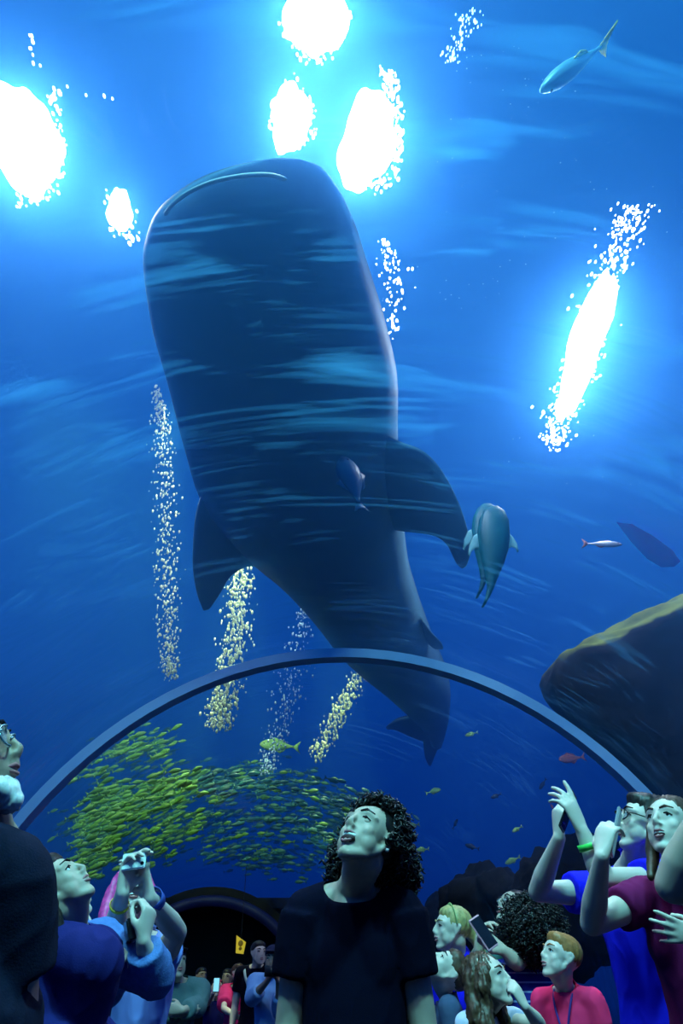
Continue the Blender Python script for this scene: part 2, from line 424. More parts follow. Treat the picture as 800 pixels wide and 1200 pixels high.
def person(name='person', label='', group=None, H=None, face=(0, -1, 0), head_up=UP, body=(0, -1, 0), N=None, k=1.0, build=1.0, skin='fair', voxel=.006,
           hk=None, Larm=None, Rarm=None, shirt=None, sleeve=.55, shirt_hem=.60, collar=('crew',), trousers=None, eyes=True, mouth_open=0.0, smile=False, brow=None,
           bust=0.0, closed=False, lips=True, belly=0.0, lean=(0, 0, 0), legs=True, look=(0, .2), neck_r=.052, sleeve_r=0.0, fold_amp=.006, drop=.055, sh_w=.185, long=1.0, wide=1.0, hips=0.0):
    """Larm/Rarm: dict(e=elbow, w=wrist, d=finger direction, n=palm normal, curl, thumb). L and R are the person's own.
    N: base of the neck. lean: offset of the pelvis from below the neck."""
    hk = hk or k; H = Vector(H); B = frame(Vector((body[0], body[1], 0))); Rv, Fv = B.col[0].copy(), B.col[1].copy()
    R = frame(face, head_up)
    N = Vector(N) if N is not None else H - UP*.155*k - Fv*.035*k
    root = empty(name, (N.x+lean[0], N.y+lean[1], 0)); tag(root, label, 'person', group)
    ln = Vector(lean); b = build
    def T(h, f=0.0, r=0.0): return N - UP*h*k + ln*min(1, h/.6) + Fv*f*k + Rv*r*k
    hip_z = T(.66).z; 
    S = Soup()
    head_soup(S, H, R, hk, mouth_open=mouth_open, long=long, wide=wide)
    nb = H + R @ Vector((0, -.028*hk, -.045*hk))
    S.limb([nb, lerp(nb, N, .55)+Fv*.004, N + Fv*.0, T(.06)], [(neck_r+.004)*k, neck_r*k, (neck_r+.008)*k, (neck_r+.03)*k], n=18)
    th = H + R @ Vector((0, .035*hk, -.084*hk))          # soft underside of the jaw
    S.limb([th, lerp(th, N+Fv*.02*k, .5), N+Fv*.018*k], [.028*k, .036*k, .035*k])
    sh = {}
    torso = [(.02, .075, .055), (.055, .125, .075), (.11, .165, .098), (.20, .162, .112), (.30, .148, .108), (.40, .138, .102), (.50, .155, .108), (.58, .168, .115), (.66, .155, .11)]
    def tr(extra=0.0, upto=.66, flare=0.0):
        pts, rad = [], []
        for h, a, c in torso:
            if h > upto+1e-6: break
            bb = b if h < .25 else b*(1+belly*.6) if h < .55 else b*(1+hips)
            pts.append(T(h, (belly*.05 if .3 < h < .6 else 0)-.012)); rad.append(((a*bb*k+extra+flare*max(0, h-.3)), (c*bb*k*(1+belly*(.3 if h > .25 else 0))+extra+flare*max(0, h-.3))))
        if pts[-1] != T(upto): pts.append(T(upto, -.012)); rad.append(rad[-1])
        return pts, rad
    pts, rad = tr(); S.limb(pts, rad, n=24, flat=Rv)
    C = Soup(); p2, r2 = tr(.012*k+.002, shirt_hem, .03); C.limb(p2, r2, n=28, caps=False, flat=Rv)
    C.limb([T(-.01), T(.05), T(.13)], [(neck_r+.026)*k, (neck_r+.046)*k, (neck_r+.046)*k], n=20)
    for sgn, arm in ((1, Rarm), (-1, Larm)):
        a = dict(arm or {})
        sp = Vector(a['s']) if 's' in a else T(drop, -.01, sgn*sh_w*b)
        el = Vector(a['e']) if 'e' in a else sp + Rv*sgn*.045*k - UP*.285*k - Fv*.02*k
        wr = Vector(a['w']) if 'w' in a else el + Rv*sgn*.0*k - UP*.235*k + Fv*.07*k
        sh[sgn] = sp; g = a.get('fat', 1.0)
        if (el-sp).z > 0: sp2 = sp+UP*.015*k
        else: sp2 = sp
        mid = lerp(sp2, el, .45); fm = lerp(el, wr, .3)
        S.limb([T(.015, -.01, sgn*.035), T(.03, -.012, sgn*.10*b), sp2], [.045*k, .05*k, .055*k*min(b, 1.15)], n=16)
        S.limb([sp2, mid, el], [.054*k*g, .047*k*g, .038*k*g], n=16)
        S.limb([el, fm, lerp(el, wr, .7), wr], [.0375*k*g, .041*k*g, .031*k*g, (.0245*k, .0245*k)], n=16)
        d = a.get('d', (wr-el)); nn = a.get('n', -Rv*sgn)
        side = a.get('side', None)
        if side is None:
            dd = Vector(d).normalized(); t = dd.cross(Vector(nn)); side = sgn*-1.0 if False else (1 if sgn > 0 else -1)
        hand(S, wr+Vector(d).normalized()*.008*k, d, nn, side, k*a.get('hs', 1.0), a.get('curl', (.35, .38, .42, .45)), a.get('thumb', .4), a.get('spread', .05))
        sl = a.get('sleeve', sleeve); e2 = .016+sleeve_r
        C.limb([T(.03, -.012, sgn*.06), T(.045, -.012, sgn*.12*b), sp2], [.05*k+e2*.6, .052*k+e2*.8, .056*k*min(b, 1.15)+e2], n=18)
        if sl <= 1:
            q = lerp(sp2, el, sl); C.limb([sp2, lerp(sp2, q, .5), q], [.055*k*g+e2, (.052*k*g+e2*1.1), (.047*k*g+e2*1.2)], n=18, caps=False)
        else:
            q = lerp(el, wr, sl-1)
            C.limb([sp2, mid, el], [.055*k*g+e2, .048*k*g+e2, .040*k*g+e2], n=18)
            C.limb([el, lerp(el, q, .4), q], [.040*k*g+e2, .042*k*g+e2, .030*k*g+e2*1.1], n=18, caps=False)
    for sgn in (1, -1):
        if bust:
            S.ball(T(.19, .05, sgn*.07), (.065*k*b, .06*k*bust, .06*k), B)
            C.ball(T(.20, .045+.01*bust, sgn*.062*b), (.092*k*b, .082*k*bust+.01, .105*k), B)
            C.ball(T(.27, .035+.01*bust, 0), (.11*k*b, .07*k*bust+.01, .13*k), B)
    L_ = Soup()
    hipw = .09*k*b
    for sgn in (1, -1):
        hp = T(.62, -.01, 0)+Rv*sgn*hipw; kn = Vector((hp.x, hp.y, hp.z*.52))+Rv*sgn*.02+Fv*.02; an = Vector((kn.x, kn.y, .08))+Rv*sgn*.01-Fv*.03
        S.limb([hp, kn, an, Vector((an.x, an.y, .05))+Fv*.02], [.075*k*b, .052*k, .035*k, .03*k], n=14)
        L_.limb([hp+UP*.02, lerp(hp, kn, .5), kn, lerp(kn, an, .5), an-UP*.02], [.098*k*b, .09*k*b, .072*k, .066*k, .06*k], n=18, caps=False)
        if legs:
            s = Soup(); f = Vector((an.x, an.y, 0)) + Rv*sgn*.01
            s.limb([f+UP*.045-Fv*.03*k, f+UP*.045+Fv*.06*k, f+UP*.036+Fv*.14*k, f+UP*.03+Fv*.19*k], [(.038*k, .045), (.042*k, .045), (.046*k, .036), (.036*k, .028)], n=16, flat=Rv)
            s.box(f+UP*.012+Fv*.07*k, (.088*k, .27*k, .024), B)
            link('shoe', fuse(s, .008, 3), mat('shoe', (.05, .05, .06), rough=.6), root)
    p3 = [T(.48, -.01), T(.56, -.012), T(.64, -.012), T(.70, -.012)]
    L_.limb(p3, [(.155*k*b*(1+belly*.4), .115*k*b*(1+belly*.6)), (.172*k*b*(1+hips), .122*k*b), (.165*k*b*(1+hips), .118*k*b), (.10*k*b, .09*k*b)], n=24, flat=Rv)
    body_o = link('body', fuse(S, voxel, 4, .6), SKIN[skin], root)
    if trousers: link('trousers', fold(fuse(L_, .011, 3), .006, 9, H.x), trousers, root)
    if shirt:
        cm = fuse(C, max(voxel*1.2, .007), 10); fold(cm, fold_amp, 9.0, H.x+H.y, (1, 1, .55))
        kind = collar[0]
        if kind == 'crew': cc = N+Fv*.012*k+UP*.015*k; rr = Vector((.082*k, .078*k, .075*k))
        elif kind == 'scoop': cc = N+Fv*.045*k+UP*.035*k; rr = Vector((.112*k, .115*k, .105*k))
        elif kind == 'vneck': cc = N+Fv*.05*k-UP*.0*k; rr = Vector((.07*k, .09*k, .13*k))
        if len(collar) > 1: rr = rr*collar[1]
        Bi = B.transposed()
        def ins(p):
            q = Bi @ (p-cc); return (q.x/rr.x)**2+(q.y/rr.y)**2+(q.z/rr.z)**2-1
        cut_cloth(cm, ins)
        so = link('shirt', cm, shirt, root)
        so_mod = so.modifiers.new('thick', 'SOLIDIFY'); so_mod.thickness = .003; so_mod.offset = -1
        # ribbed collar band along the opening
    if eyes: face_parts(root, H, R, hk, look=look, mouth_open=mouth_open, brow_m=brow, smile=smile, wide=wide, closed=SKIN[skin] if closed else False, lips=lips)
    return dict(root=root, H=H, R=R, B=B, N=N, k=hk, T=T, sh=sh)

# ---------------------------------------------------------------- hair
def hair_mat(name, col, rough=.45):
    if name in MATS: return MATS[name]
    m = mat(name, col, rough=rough, spec=.4, noise_amt=.35, noise_scale=60); return m
def hair_shell(p, m, parts, amp=.004, scale=40, voxel=.007, stretch=(1, 1, .25), name='hair'):
    """parts: list of balls ((x,y,z),(a,b,c)) and locks [(points),(radii)] in head units"""
    H, R, k = p['H'], p['R'], p['k']; s = Soup()
    def P(q): return H + R @ (Vector(q)*k)
    for q in parts:
        if q[0] == 'b': s.ball(P(q[1]), tuple(c*k for c in q[2]), R, 20, 14)
        else: s.limb([P(c) for c in q[1]], [r*k if not isinstance(r, tuple) else (r[0]*k, r[1]*k) for r in q[2]], n=14)
    me = fuse(s, voxel, 3); 
    # strands: ridges that run down the hair
    for v, nn in zip(me.vertices, [v.normal.copy() for v in me.vertices]):
        q = R.transposed() @ (v.co-H); ang = math.atan2(q.x, -q.y+.001)
        a = noise.noise(Vector((ang*9, q.z*scale*.25, 3.1)))+.6*noise.noise(Vector((ang*24, q.z*scale*.35, 9.0)))
        v.co += nn*amp*a*k
    me.update()
    return link(name, me, m, p['root'])
SHORT = [('b', (0, -.024, .046), (.0815, .098, .084)), ('b', (0, .012, .075), (.070, .070, .050))]
def curls(p, m, n, region, r_curl=.012, r_tube=.0045, length=.06, seed=1, down=.6, name='hair'):
    """ringlets scattered on a shell; region(q) keeps a point of the head-unit shell"""
    H, R, k = p['H'], p['R'], p['k']; rnd = random.Random(seed); s = Soup(); c = 0; tries = 0
    while c < n and tries < n*40:
        tries += 1
        q = region(rnd)
        if q is None: continue
        base, outd = q; c += 1
        d = (Vector(outd).normalized()*(1-down) + Vector((rnd.uniform(-.4, .4), rnd.uniform(-.4, .4), rnd.uniform(-1, .3)))*down).normalized()
        u = d.orthogonal().normalized(); w_ = d.cross(u); ph = rnd.uniform(0, 6.3); pts = []; nn = 9
        L = length*rnd.uniform(.6, 1.3); rc = r_curl*rnd.uniform(.6, 1.2)
        for i in range(nn):
            t = i/(nn-1); a = ph+t*9.0
            pts.append(H + R @ ((Vector(base) + d*(L*t) + u*math.cos(a)*rc + w_*math.sin(a)*rc)*k))
        s.limb(pts, [r_tube*k*(1-.55*abs(2*i/(nn-1)-1)) for i in range(nn)], n=5, caps=False)
    return link(name, s.mesh(), m, p['root'])

def phone(c, fwd, up, label, case, size=(.072, .009, .148), name='smartphone', group=None, lit=None):
    """fwd = way the screen looks"""
    B = frame(fwd, up); c = Vector(c); root = empty(name, c); tag(root, label, 'phone', group)
    s = Soup(); s.box(c, size, B); me = s.mesh(); bm = bmesh.new(); bm.from_mesh(me); bmesh.ops.bevel(bm, geom=bm.edges[:], offset=.0035, segments=2, affect='EDGES'); bm.to_mesh(me); bm.free()
    link('case', me, case, root, smooth=False)
    s = Soup(); s.box(c+B.col[1]*(size[1]/2+.0004), (size[0]-.008, .001, size[2]-.016), B)
    link('screen', s.mesh(), lit or mat('phone_screen', (.01, .012, .015), rough=.1, spec=.6), root, smooth=False)
    s = Soup(); s.limb([c-B.col[1]*(size[1]/2-.001)+B.col[2]*size[2]*.38+B.col[0]*size[0]*.25, c-B.col[1]*(size[1]/2+.002)+B.col[2]*size[2]*.38+B.col[0]*size[0]*.25], [.006, .006], n=12)
    link('camera_lens', s.mesh(), mat('lens', (.01, .01, .012), rough=.1, spec=.7), root)
    return root
def band(c, axis, r, w_, t, m, parent, name):
    a = Vector(axis).normalized(); u = a.orthogonal().normalized(); q = a.cross(u); vs = []; fs = []; n = 28
    for (rr, h) in ((r, -w_/2), (r+t, -w_/2), (r+t, w_/2), (r, w_/2)):
        for i in range(n):
            b = 2*PI*i/n; vs.append(Vector(c)+a*h+(u*math.cos(b)+q*math.sin(b))*rr)
    for j in range(4):
        for i in range(n):
            a1 = j*n+i; b1 = j*n+(i+1) % n; c1 = ((j+1) % 4)*n
            fs.append((a1, b1, c1+(i+1) % n, c1+i))
    return link(name, mesh_from(vs, fs), m, parent)
# ---------------------------------------------------------------- the laughing visitor in the middle
NAVY_TEE = mat('navy_tee', (.0025, .003, .014), rough=.9, spec=.06, bump=.15, bump_scale=300)
TRS_DARK = mat('dark_trousers', (.012, .013, .02), rough=.85, spec=.2)
DENIM_T = mat('jeans', (.05, .08, .16), rough=.85, spec=.2)
HAIR_BLACK = hair_mat('hair_black', (.010, .009, .010), rough=.35)
zc = 2.07
pw = person(label='laughing woman with curly black hair, head thrown back, plain black T-shirt', H=at(430, 986, zc), face=(-.44, -.70, .56), head_up=(.05, -.05, 1),
            body=(-.10, -1, 0), N=at(414, 1043, zc+.02), k=.97, build=.84, skin='warm', voxel=.0045, shirt=NAVY_TEE, sleeve=.60, collar=('scoop', .86), trousers=TRS_DARK,
            mouth_open=.85, smile=True, bust=.45, belly=.2, closed=True, neck_r=.051, look=(0, .6), drop=.06, sh_w=.178, sleeve_r=.004, fold_amp=.004,
            Rarm=dict(fat=1.12), Larm=dict(fat=1.12))
hair_shell(pw, HAIR_BLACK, [('b', (0, -.035, .045), (.088, .096, .090))], amp=.004)
def world_ball(cs, front=-.3):
    def f(r):
        c, rad = r.choice(cs); v = Vector((r.gauss(0, 1), r.gauss(0, 1), r.gauss(0, 1))).normalized()
        if v.y < front and r.random() < .75: pass
        return Vector((c[0]+v.x*rad[0], c[1]+v.y*rad[1], c[2]+v.z*rad[2])), v
    return f
def reg_w(r):
    a = r.uniform(-PI, PI); t = r.uniform(-.5, 1.45)
    x, y, z = math.cos(t)*math.sin(a), -math.cos(t)*math.cos(a), math.sin(t)
    if y > .40 and z < .58: return None
    return (x*.090, -.030+y*(.104 if z > .5 else .096), .045+z*.092), (x, y, z+.1)
curls(pw, HAIR_BLACK, 800, reg_w, r_curl=.010, r_tube=.0042, length=.035, seed=3, down=.5, name='curly_hair')
Hd = pw['H']
def off(px, py, dz): return at(px, py, 2.07+dz)-Hd
lo = [(off(450, 1000, .075), (.075, .05, .085)), (off(462, 1022, .085), (.062, .045, .055)), (off(398, 1018, .12), (.035, .03, .05))]
bk = Soup()
for c_, r_ in lo: bk.ball(Hd+c_, tuple(q*.92 for q in r_), None)
bk.limb([Hd+lo[0][0], Hd+Vector((0, .06, 0))], [.05, .06]); bk.limb([Hd+lo[2][0], Hd+lo[0][0]], [.03, .05])
link('hair', fuse(bk, .008, 3), HAIR_BLACK, pw['root'])
pw2 = dict(pw); pw2['R'] = Matrix.Identity(3)
curls(pw2, HAIR_BLACK, 700, world_ball(lo[:2]), r_curl=.011, r_tube=.0048, length=.040, seed=5, down=.6, name='curly_hair')
curls(pw2, HAIR_BLACK, 90, world_ball(lo[2:]), r_curl=.010, r_tube=.0046, length=.035, seed=6, down=.6, name='curly_hair')
s = Soup()
for sx_ in (1, -1):
    c = pw['H'] + pw['R'] @ Vector((sx_*.079, -.006, -.028)); s = Soup(); s.ball(c, .0055, None, 10, 8)
    link('earring', s.mesh(), mat('pearl', (.8, .78, .74), rough=.2, spec=.7), pw['root'])
# ---------------------------------------------------------------- visitors on the right
ROYAL = mat('royal_blue_tee', (.012, .012, .80), rough=.85, spec=.15, bump=.15, bump_scale=300)
MAROON = mat('maroon_tee', (.16, .006, .075), rough=.85, spec=.15, bump=.15, bump_scale=300)
NAVY = mat('navy_shirt', (.012, .02, .16), rough=.85, spec=.15)
KHAKI = mat('khaki', (.36, .36, .28), rough=.9, spec=.1, noise_amt=.1, noise_scale=20)
HAIR_BROWN = hair_mat('hair_brown', (.07, .035, .018)); HAIR_DARK = hair_mat('hair_dark', (.02, .013, .010)); HAIR_RED = hair_mat('hair_red', (.36, .15, .045)); HAIR_BLOND = hair_mat('hair_blond', (.42, .33, .13)); HAIR_PINK = hair_mat('hair_pink', (.72, .06, .30))
PH_DARK = mat('phone_dark', (.02, .02, .025), rough=.3, spec=.5)
def V3(*a): return Vector(a)
pm = person(label='man with dark-framed glasses and green wristband in a bright royal blue T-shirt', H=at(757, 969, 2.72), face=(-.90, .02, .34), body=(-.80, -.45, 0), N=at(738, 1022, 2.72), k=1.02, skin='fair', voxel=.005,
    shirt=ROYAL, sleeve=.50, sleeve_r=.008, trousers=KHAKI, shirt_hem=.60, collar=('crew', 1.0), neck_r=.055, brow=HAIR_DARK, look=(0, .15),
    Rarm=dict(e=at(630, 1045, 2.75), w=at(655, 982, 2.68), d=V3(.10, -.15, 1), n=V3(.7, .2, .1), curl=(.75, .8, .85, .9), thumb=.7),
    Larm=dict(e=at(707, 1030, 2.42), w=at(682, 974, 2.50), d=V3(-.30, .0, 1), n=V3(-.55, .8, .1), curl=(.10, .35, .42, .5), thumb=.3, spread=.12))
hair_shell(pm, HAIR_DARK, SHORT+[('b', (0, .045, .088), (.055, .040, .026))], amp=.006)
band(lerp(at(707, 1030, 2.42), at(680, 968, 2.50), .62), at(680, 968, 2.50)-at(707, 1030, 2.42), .037, .022, .004, mat('green_band', (.06, .75, .10), rough=.4, spec=.5), pm['root'], 'wristband')
def glasses(p, m, rx=.024, rz=.018, thick=.0022):
    H, R, k = p['H'], p['R'], p['k']; g = Soup(); l = Soup()
    P = lambda x, y, z: H + R @ (Vector((x, y, z))*k)
    for x in (-1, 1):
        n = 20; ring = [P(x*.032+rx*math.cos(2*PI*i/n), .098-.010*abs(math.cos(2*PI*i/n)), .006+rz*math.sin(2*PI*i/n)) for i in range(n+1)]
        g.limb(ring, [thick*k]*(n+1), n=6, caps=False)
        g.limb([P(x*.055, .092, .012), P(x*.072, .070, .012), P(x*.082, -.005, .012)], [.0024*k]*3, n=6)
        l.limb([P(x*.032, .0905, .006), P(x*.032, .0915, .006)], [(rx*k, rz*k)]*2, n=20, caps=False, flat=R.col[0])
    g.limb([P(-.009, .098, .008), P(0, .101, .011), P(.009, .098, .008)], [.0022*k]*3, n=6)
    o = link('glasses', g.mesh(), m, p['root'])
    gm = MATS.get('lens_glass')
    if gm is None:
        gm = bpy.data.materials.new('lens_glass'); gm.use_nodes = True; nt = gm.node_tree; b = nt.nodes['Principled BSDF']
        b.inputs['Base Color'].default_value = (.8, .9, 1, 1); b.inputs['Alpha'].default_value = .25; b.inputs['Roughness'].default_value = .05; MATS['lens_glass'] = gm
    link('lens', l.mesh(), gm, o)
glasses(pm, mat('black_frames', (.008, .008, .01), rough=.3, spec=.5))
phone(at(665, 951, 2.60), V3(.75, -.45, -.45), V3(.25, .1, 1), 'dark smartphone held up by the man with the green wristband', PH_DARK)

pg = person(label='young woman in a maroon T-shirt holding a phone up, beside the man in royal blue', H=at(787, 972, 2.28), face=(-.74, -.62, .34), body=(-.75, -.65, 0), N=at(797, 1028, 2.30), k=.93, skin='fair', voxel=.005,
    shirt=MAROON, sleeve=.48, trousers=DENIM_T, collar=('crew', .95), shirt_hem=.66, bust=.7, brow=HAIR_BROWN, look=(-.1, .25), mouth_open=.3, sh_w=.19, sleeve_r=.002,
    Rarm=dict(s=at(757, 1052, 2.32), e=at(693, 1082, 2.18), w=at(705, 1004, 2.12), d=V3(.35, .12, .8), n=V3(.75, .65, -.1), curl=(.55, .6, .65, .7), thumb=.3, fat=1.05, sleeve=.5),
    Larm=dict(e=at(880, 1125, 2.12), w=at(828, 1100, 2.05), hs=.9, d=V3(-1, .0, .22), n=V3(.1, 1, .1), curl=(.05, .1, .2, .3), spread=.14))
hair_shell(pg, HAIR_BROWN, [('b', (0, -.026, .044), (.083, .098, .086)), ('b', (0, -.07, -.03), (.082, .05, .09)), ('l', [(-.075, .0, .02), (-.085, -.02, -.08), (-.08, 0, -.17)], [.025, .026, .016]), ('l', [(.075, .0, .02), (.085, -.01, -.08), (.075, .03, -.17)], [.022, .024, .014])])
phone(at(721, 975, 2.20), V3(.8, -.35, -.35), V3(.2, .1, 1), 'silvery phone in the hand of the woman in maroon', mat('phone_silver', (.45, .47, .5), rough=.25, spec=.6), lit=mat('phone_glow', (.05, .1, .15), emit=((.15, .45, .55), .35)))

pe = person(label='cropped visitor at the right edge of the crowd with both bare forearms raised', H=at(905, 925, 1.75), face=(-.6, .5, .5), body=(-.7, .5, 0), N=at(890, 990, 1.75), k=.95, skin='warm', voxel=.006,
    shirt=NAVY_TEE, trousers=TRS_DARK, eyes=False, sleeve=.5,
    Larm=dict(e=at(787, 1038, 1.62), w=at(822, 950, 1.62), d=V3(.1, .2, 1), n=V3(1, 0, 0), fat=1.1, s=at(868, 1040, 1.68)),
    Rarm=dict(e=at(900, 1060, 1.95), w=at(872, 955, 1.9), d=V3(-.1, .2, 1), n=V3(-1, 0, 0)))
hair_shell(pe, HAIR_DARK, SHORT)

# boy with red hair
CORAL = mat('coral_tee', (1.0, .03, .14), rough=.8, spec=.15)
pb = person(label='red-haired child in a neon coral shirt with a purple lanyard, looking up', H=at(656, 1124, 3.2), face=(-.88, -.30, .34), body=(-.55, -.80, 0), N=at(662, 1160, 3.2), k=.70, hk=.88, build=.95, skin='fair', voxel=.006,
    shirt=CORAL, trousers=DENIM_T, collar=('crew', 1.0), sleeve=.5, brow=HAIR_RED, look=(0, .3), neck_r=.055)
hair_shell(pb, HAIR_RED, SHORT+[('b', (0, .04, .085), (.058, .045, .034))], amp=.004, voxel=.008)
LANY = mat('lanyard', (.06, .02, .22), rough=.6)
def lanyard(p, m, w_=.006, L=.28, name='lanyard'):
    T = p['T']; s = Soup()
    for sg in (1, -1): s.limb(cr([T(-.01, -.03, sg*.05), T(.0, .03, sg*.065), T(.07, .092, sg*.055), T(.17, .118, sg*.03), T(L, .125, 0)], 4), [w_*.8]*17, n=6)
    link(name, s.mesh(), m, p['root'])
lanyard(pb, LANY)
PRN = mat('shirt_print', (.06, .01, .05), rough=.8)
s = Soup()
for i, (x, z, r) in enumerate(((-.03, .20, .024), (.02, .19, .020), (.05, .21, .018), (0, .215, .024))): s.ball(pb['T'](z, .085, x), (r, .004, r*.8), pb['B'])
link('shirt_print', s.mesh(), PRN, pb['root'])

# curly haired woman seen from behind, striped top
st = mat('striped_top', (.02, .02, .2), rough=.85, spec=.15)
nt = st.node_tree; b = nt.nodes['Principled BSDF']; tc = nt.nodes.new('ShaderNodeTexCoord'); sx = nt.nodes.new('ShaderNodeSeparateXYZ'); nt.links.new(tc.outputs['Object'], sx.inputs[0])
mm = nt.nodes.new('ShaderNodeMath'); mm.operation = 'MULTIPLY'; mm.inputs[1].default_value = 1/.040; nt.links.new(sx.outputs['Z'], mm.inputs[0])
fr = nt.nodes.new('ShaderNodeMath'); fr.operation = 'FRACT'; nt.links.new(mm.outputs[0], fr.inputs[0])
ls = nt.nodes.new('ShaderNodeMath'); ls.operation = 'LESS_THAN'; ls.inputs[1].default_value = .2; nt.links.new(fr.outputs[0], ls.inputs[0])
mc = nt.nodes.new('ShaderNodeMixRGB'); mc.inputs[1].default_value = (.02, .02, .24, 1); mc.inputs[2].default_value = (.30, .38, .65, 1); nt.links.new(ls.outputs[0], mc.inputs[0]); nt.links.new(mc.outputs[0], b.inputs['Base Color'])
pc = person(label='woman with a big dark curly afro seen from behind in a navy striped top', H=at(620, 1092, 3.65), face=(-.35, .85, .45), body=(-.5, .85, 0), N=at(618, 1130, 3.65), k=1.0, build=1.05, skin='warm', voxel=.007,
    shirt=st, trousers=DENIM_T, sleeve=.62, eyes=False, sleeve_r=.004, Larm=dict(e=at(592, 1182, 3.5), w=at(575, 1215, 3.6), fat=1.1))
def reg_c(r):
    v = Vector((r.gauss(0, 1), r.gauss(0, 1), r.gauss(0, 1))).normalized()
    if v.y > .55 and v.z < .4: return None
    q = r.uniform(.86, 1.12); return (v.x*.150*q, -.02+v.y*.145*q, .02+v.z*.140*q), v
hair_shell(pc, HAIR_BLACK, [('b', (0, -.03, .02), (.135, .12, .125))])
curls(pc, HAIR_BLACK, 1500, reg_c, r_curl=.009, r_tube=.0042, length=.035, seed=8, down=.4, name='curly_hair')

# brown haired girl
WHITE_T = mat('pale_tee', (.62, .60, .78), rough=.85, spec=.15)
pn = person(label='girl with long wavy brown hair and pale T-shirt, hand raised to her chin', H=at(572, 1150, 3.0), face=(.80, -.52, .26), body=(.7, -.6, 0), N=at(566, 1188, 3.0), k=.72, hk=.92, skin='fair', voxel=.006,
    shirt=WHITE_T, trousers=DENIM_T, brow=HAIR_BROWN, look=(.1, .35), mouth_open=.25, neck_r=.055, sleeve=.5,
    Larm=dict(e=at(632, 1200, 2.85), w=at(615, 1180, 2.8), d=V3(-.45, 0, .9), n=V3(-.5, .8, 0), curl=(.5, .8, .9, 1.0), thumb=.6),
    Rarm=dict(e=at(575, 1240, 2.9), w=at(590, 1260, 2.8)))
hair_shell(pn, HAIR_BROWN, [('b', (0, -.03, .040), (.088, .10, .088)), ('b', (0, -.06, -.05), (.09, .055, .10)), ('l', [(.068, .02, .04), (.095, .0, -.03), (.085, -.01, -.09), (.115, -.02, -.16), (.095, -.02, -.30)], [.03, .036, .030, .038, .02]), ('l', [(.06, -.05, .03), (.09, -.06, -.07), (.115, -.07, -.14), (.09, -.06, -.22)], [.04, .04, .04, .03]), ('l', [(-.070, .0, .03), (-.095, -.02, -.07), (-.08, -.02, -.14), (-.10, 0, -.24)], [.024, .030, .03, .02])], amp=.016, scale=70, voxel=.007)
lanyard(pn, mat('red_lanyard', (.45, .02, .05), rough=.6))

# child with head thrown back behind the girl
pk = person(label='small pale-faced child tipping the whole head back, beside the wavy-haired girl', H=at(524, 1139, 3.25), face=(-.50, -.15, .85), head_up=(.8, 0, .5), body=(-.8, .1, 0), N=at(524, 1170, 3.25), k=.68, hk=.86, skin='fair', voxel=.007,
    shirt=DENIM_T, trousers=TRS_DARK, neck_r=.05, look=(0, 0), sleeve=1.7)
hair_shell(pk, HAIR_BROWN, SHORT, voxel=.009)

# blonde woman with headband and ponytail
pl = person(label='blonde woman in profile with ponytail, headband and royal blue shirt', H=at(529, 1090, 3.7), face=(-.97, -.18, .12), body=(-.7, -.5, 0), N=at(537, 1124, 3.7), k=.93, skin='fair', voxel=.007,
    shirt=ROYAL, trousers=DENIM_T, collar=('vneck', 1), brow=HAIR_BLOND, look=(0, .1), bust=.5)
hair_shell(pl, HAIR_BLOND, [('b', (0, -.026, .044), (.082, .100, .086)), ('b', (0, .01, .078), (.068, .068, .046)), ('b', (0, -.115, .0), (.035, .035, .04)), ('l', [(0, -.12, .0), (0, -.17, -.06), (0, -.185, -.14), (.01, -.16, -.21)], [.026, .036, .030, .012])], amp=.006, voxel=.008)
s = Soup(); H, R, k = pl['H'], pl['R'], pl['k']
s.limb([H+R @ (Vector((math.cos(a)*.083, -.004+.02*math.sin(a), .028+math.sin(a)*.098))*k) for a in [PI*i/14 for i in range(15)]], [(.003, .013)]*15, n=8, flat=R.col[1])
link('headband', s.mesh(), mat('headband', (.30, .42, .16), rough=.7), pl['root'])

# smiling woman behind the afro, photographing
ps = person(label='smiling woman in glasses half hidden behind the curly afro, photographing with both hands', H=at(601, 1066, 4.6), face=(-.74, -.35, .50), body=(-.6, -.6, 0), N=at(606, 1106, 4.6), k=1.07, skin='warm', voxel=.007,
    shirt=mat('teal_top', (.04, .20, .16), rough=.85), trousers=DENIM_T, smile=True, mouth_open=.7, look=(0, .2),
    Rarm=dict(e=at(552, 1138, 3.7), w=at(560, 1114, 3.55), d=V3(.3, 0, 1), n=V3(.5, -.5, 0), curl=(.6, .7, .8, .9), thumb=.6),
    Larm=dict(e=at(605, 1128, 3.5), w=at(590, 1114, 3.5), d=V3(-.85, 0, .5), n=V3(-.2, -.9, .3), curl=(.6, .7, .8, .9), thumb=.6))
hair_shell(ps, HAIR_DARK, [('b', (0, -.026, .044), (.084, .098, .086)), ('b', (0, -.06, -.05), (.085, .05, .08))], voxel=.009)
glasses(ps, mat('black_frames', (.008, .008, .01)))
lanyard(ps, NAVY)
phone(at(566, 1093, 3.46), V3(.45, -.80, .4), V3(-.4, -.1, .9), 'tilted smartphone with a pale pink case near the blonde woman', mat('pink_case', (.85, .42, .50), rough=.5), size=(.085, .011, .16))
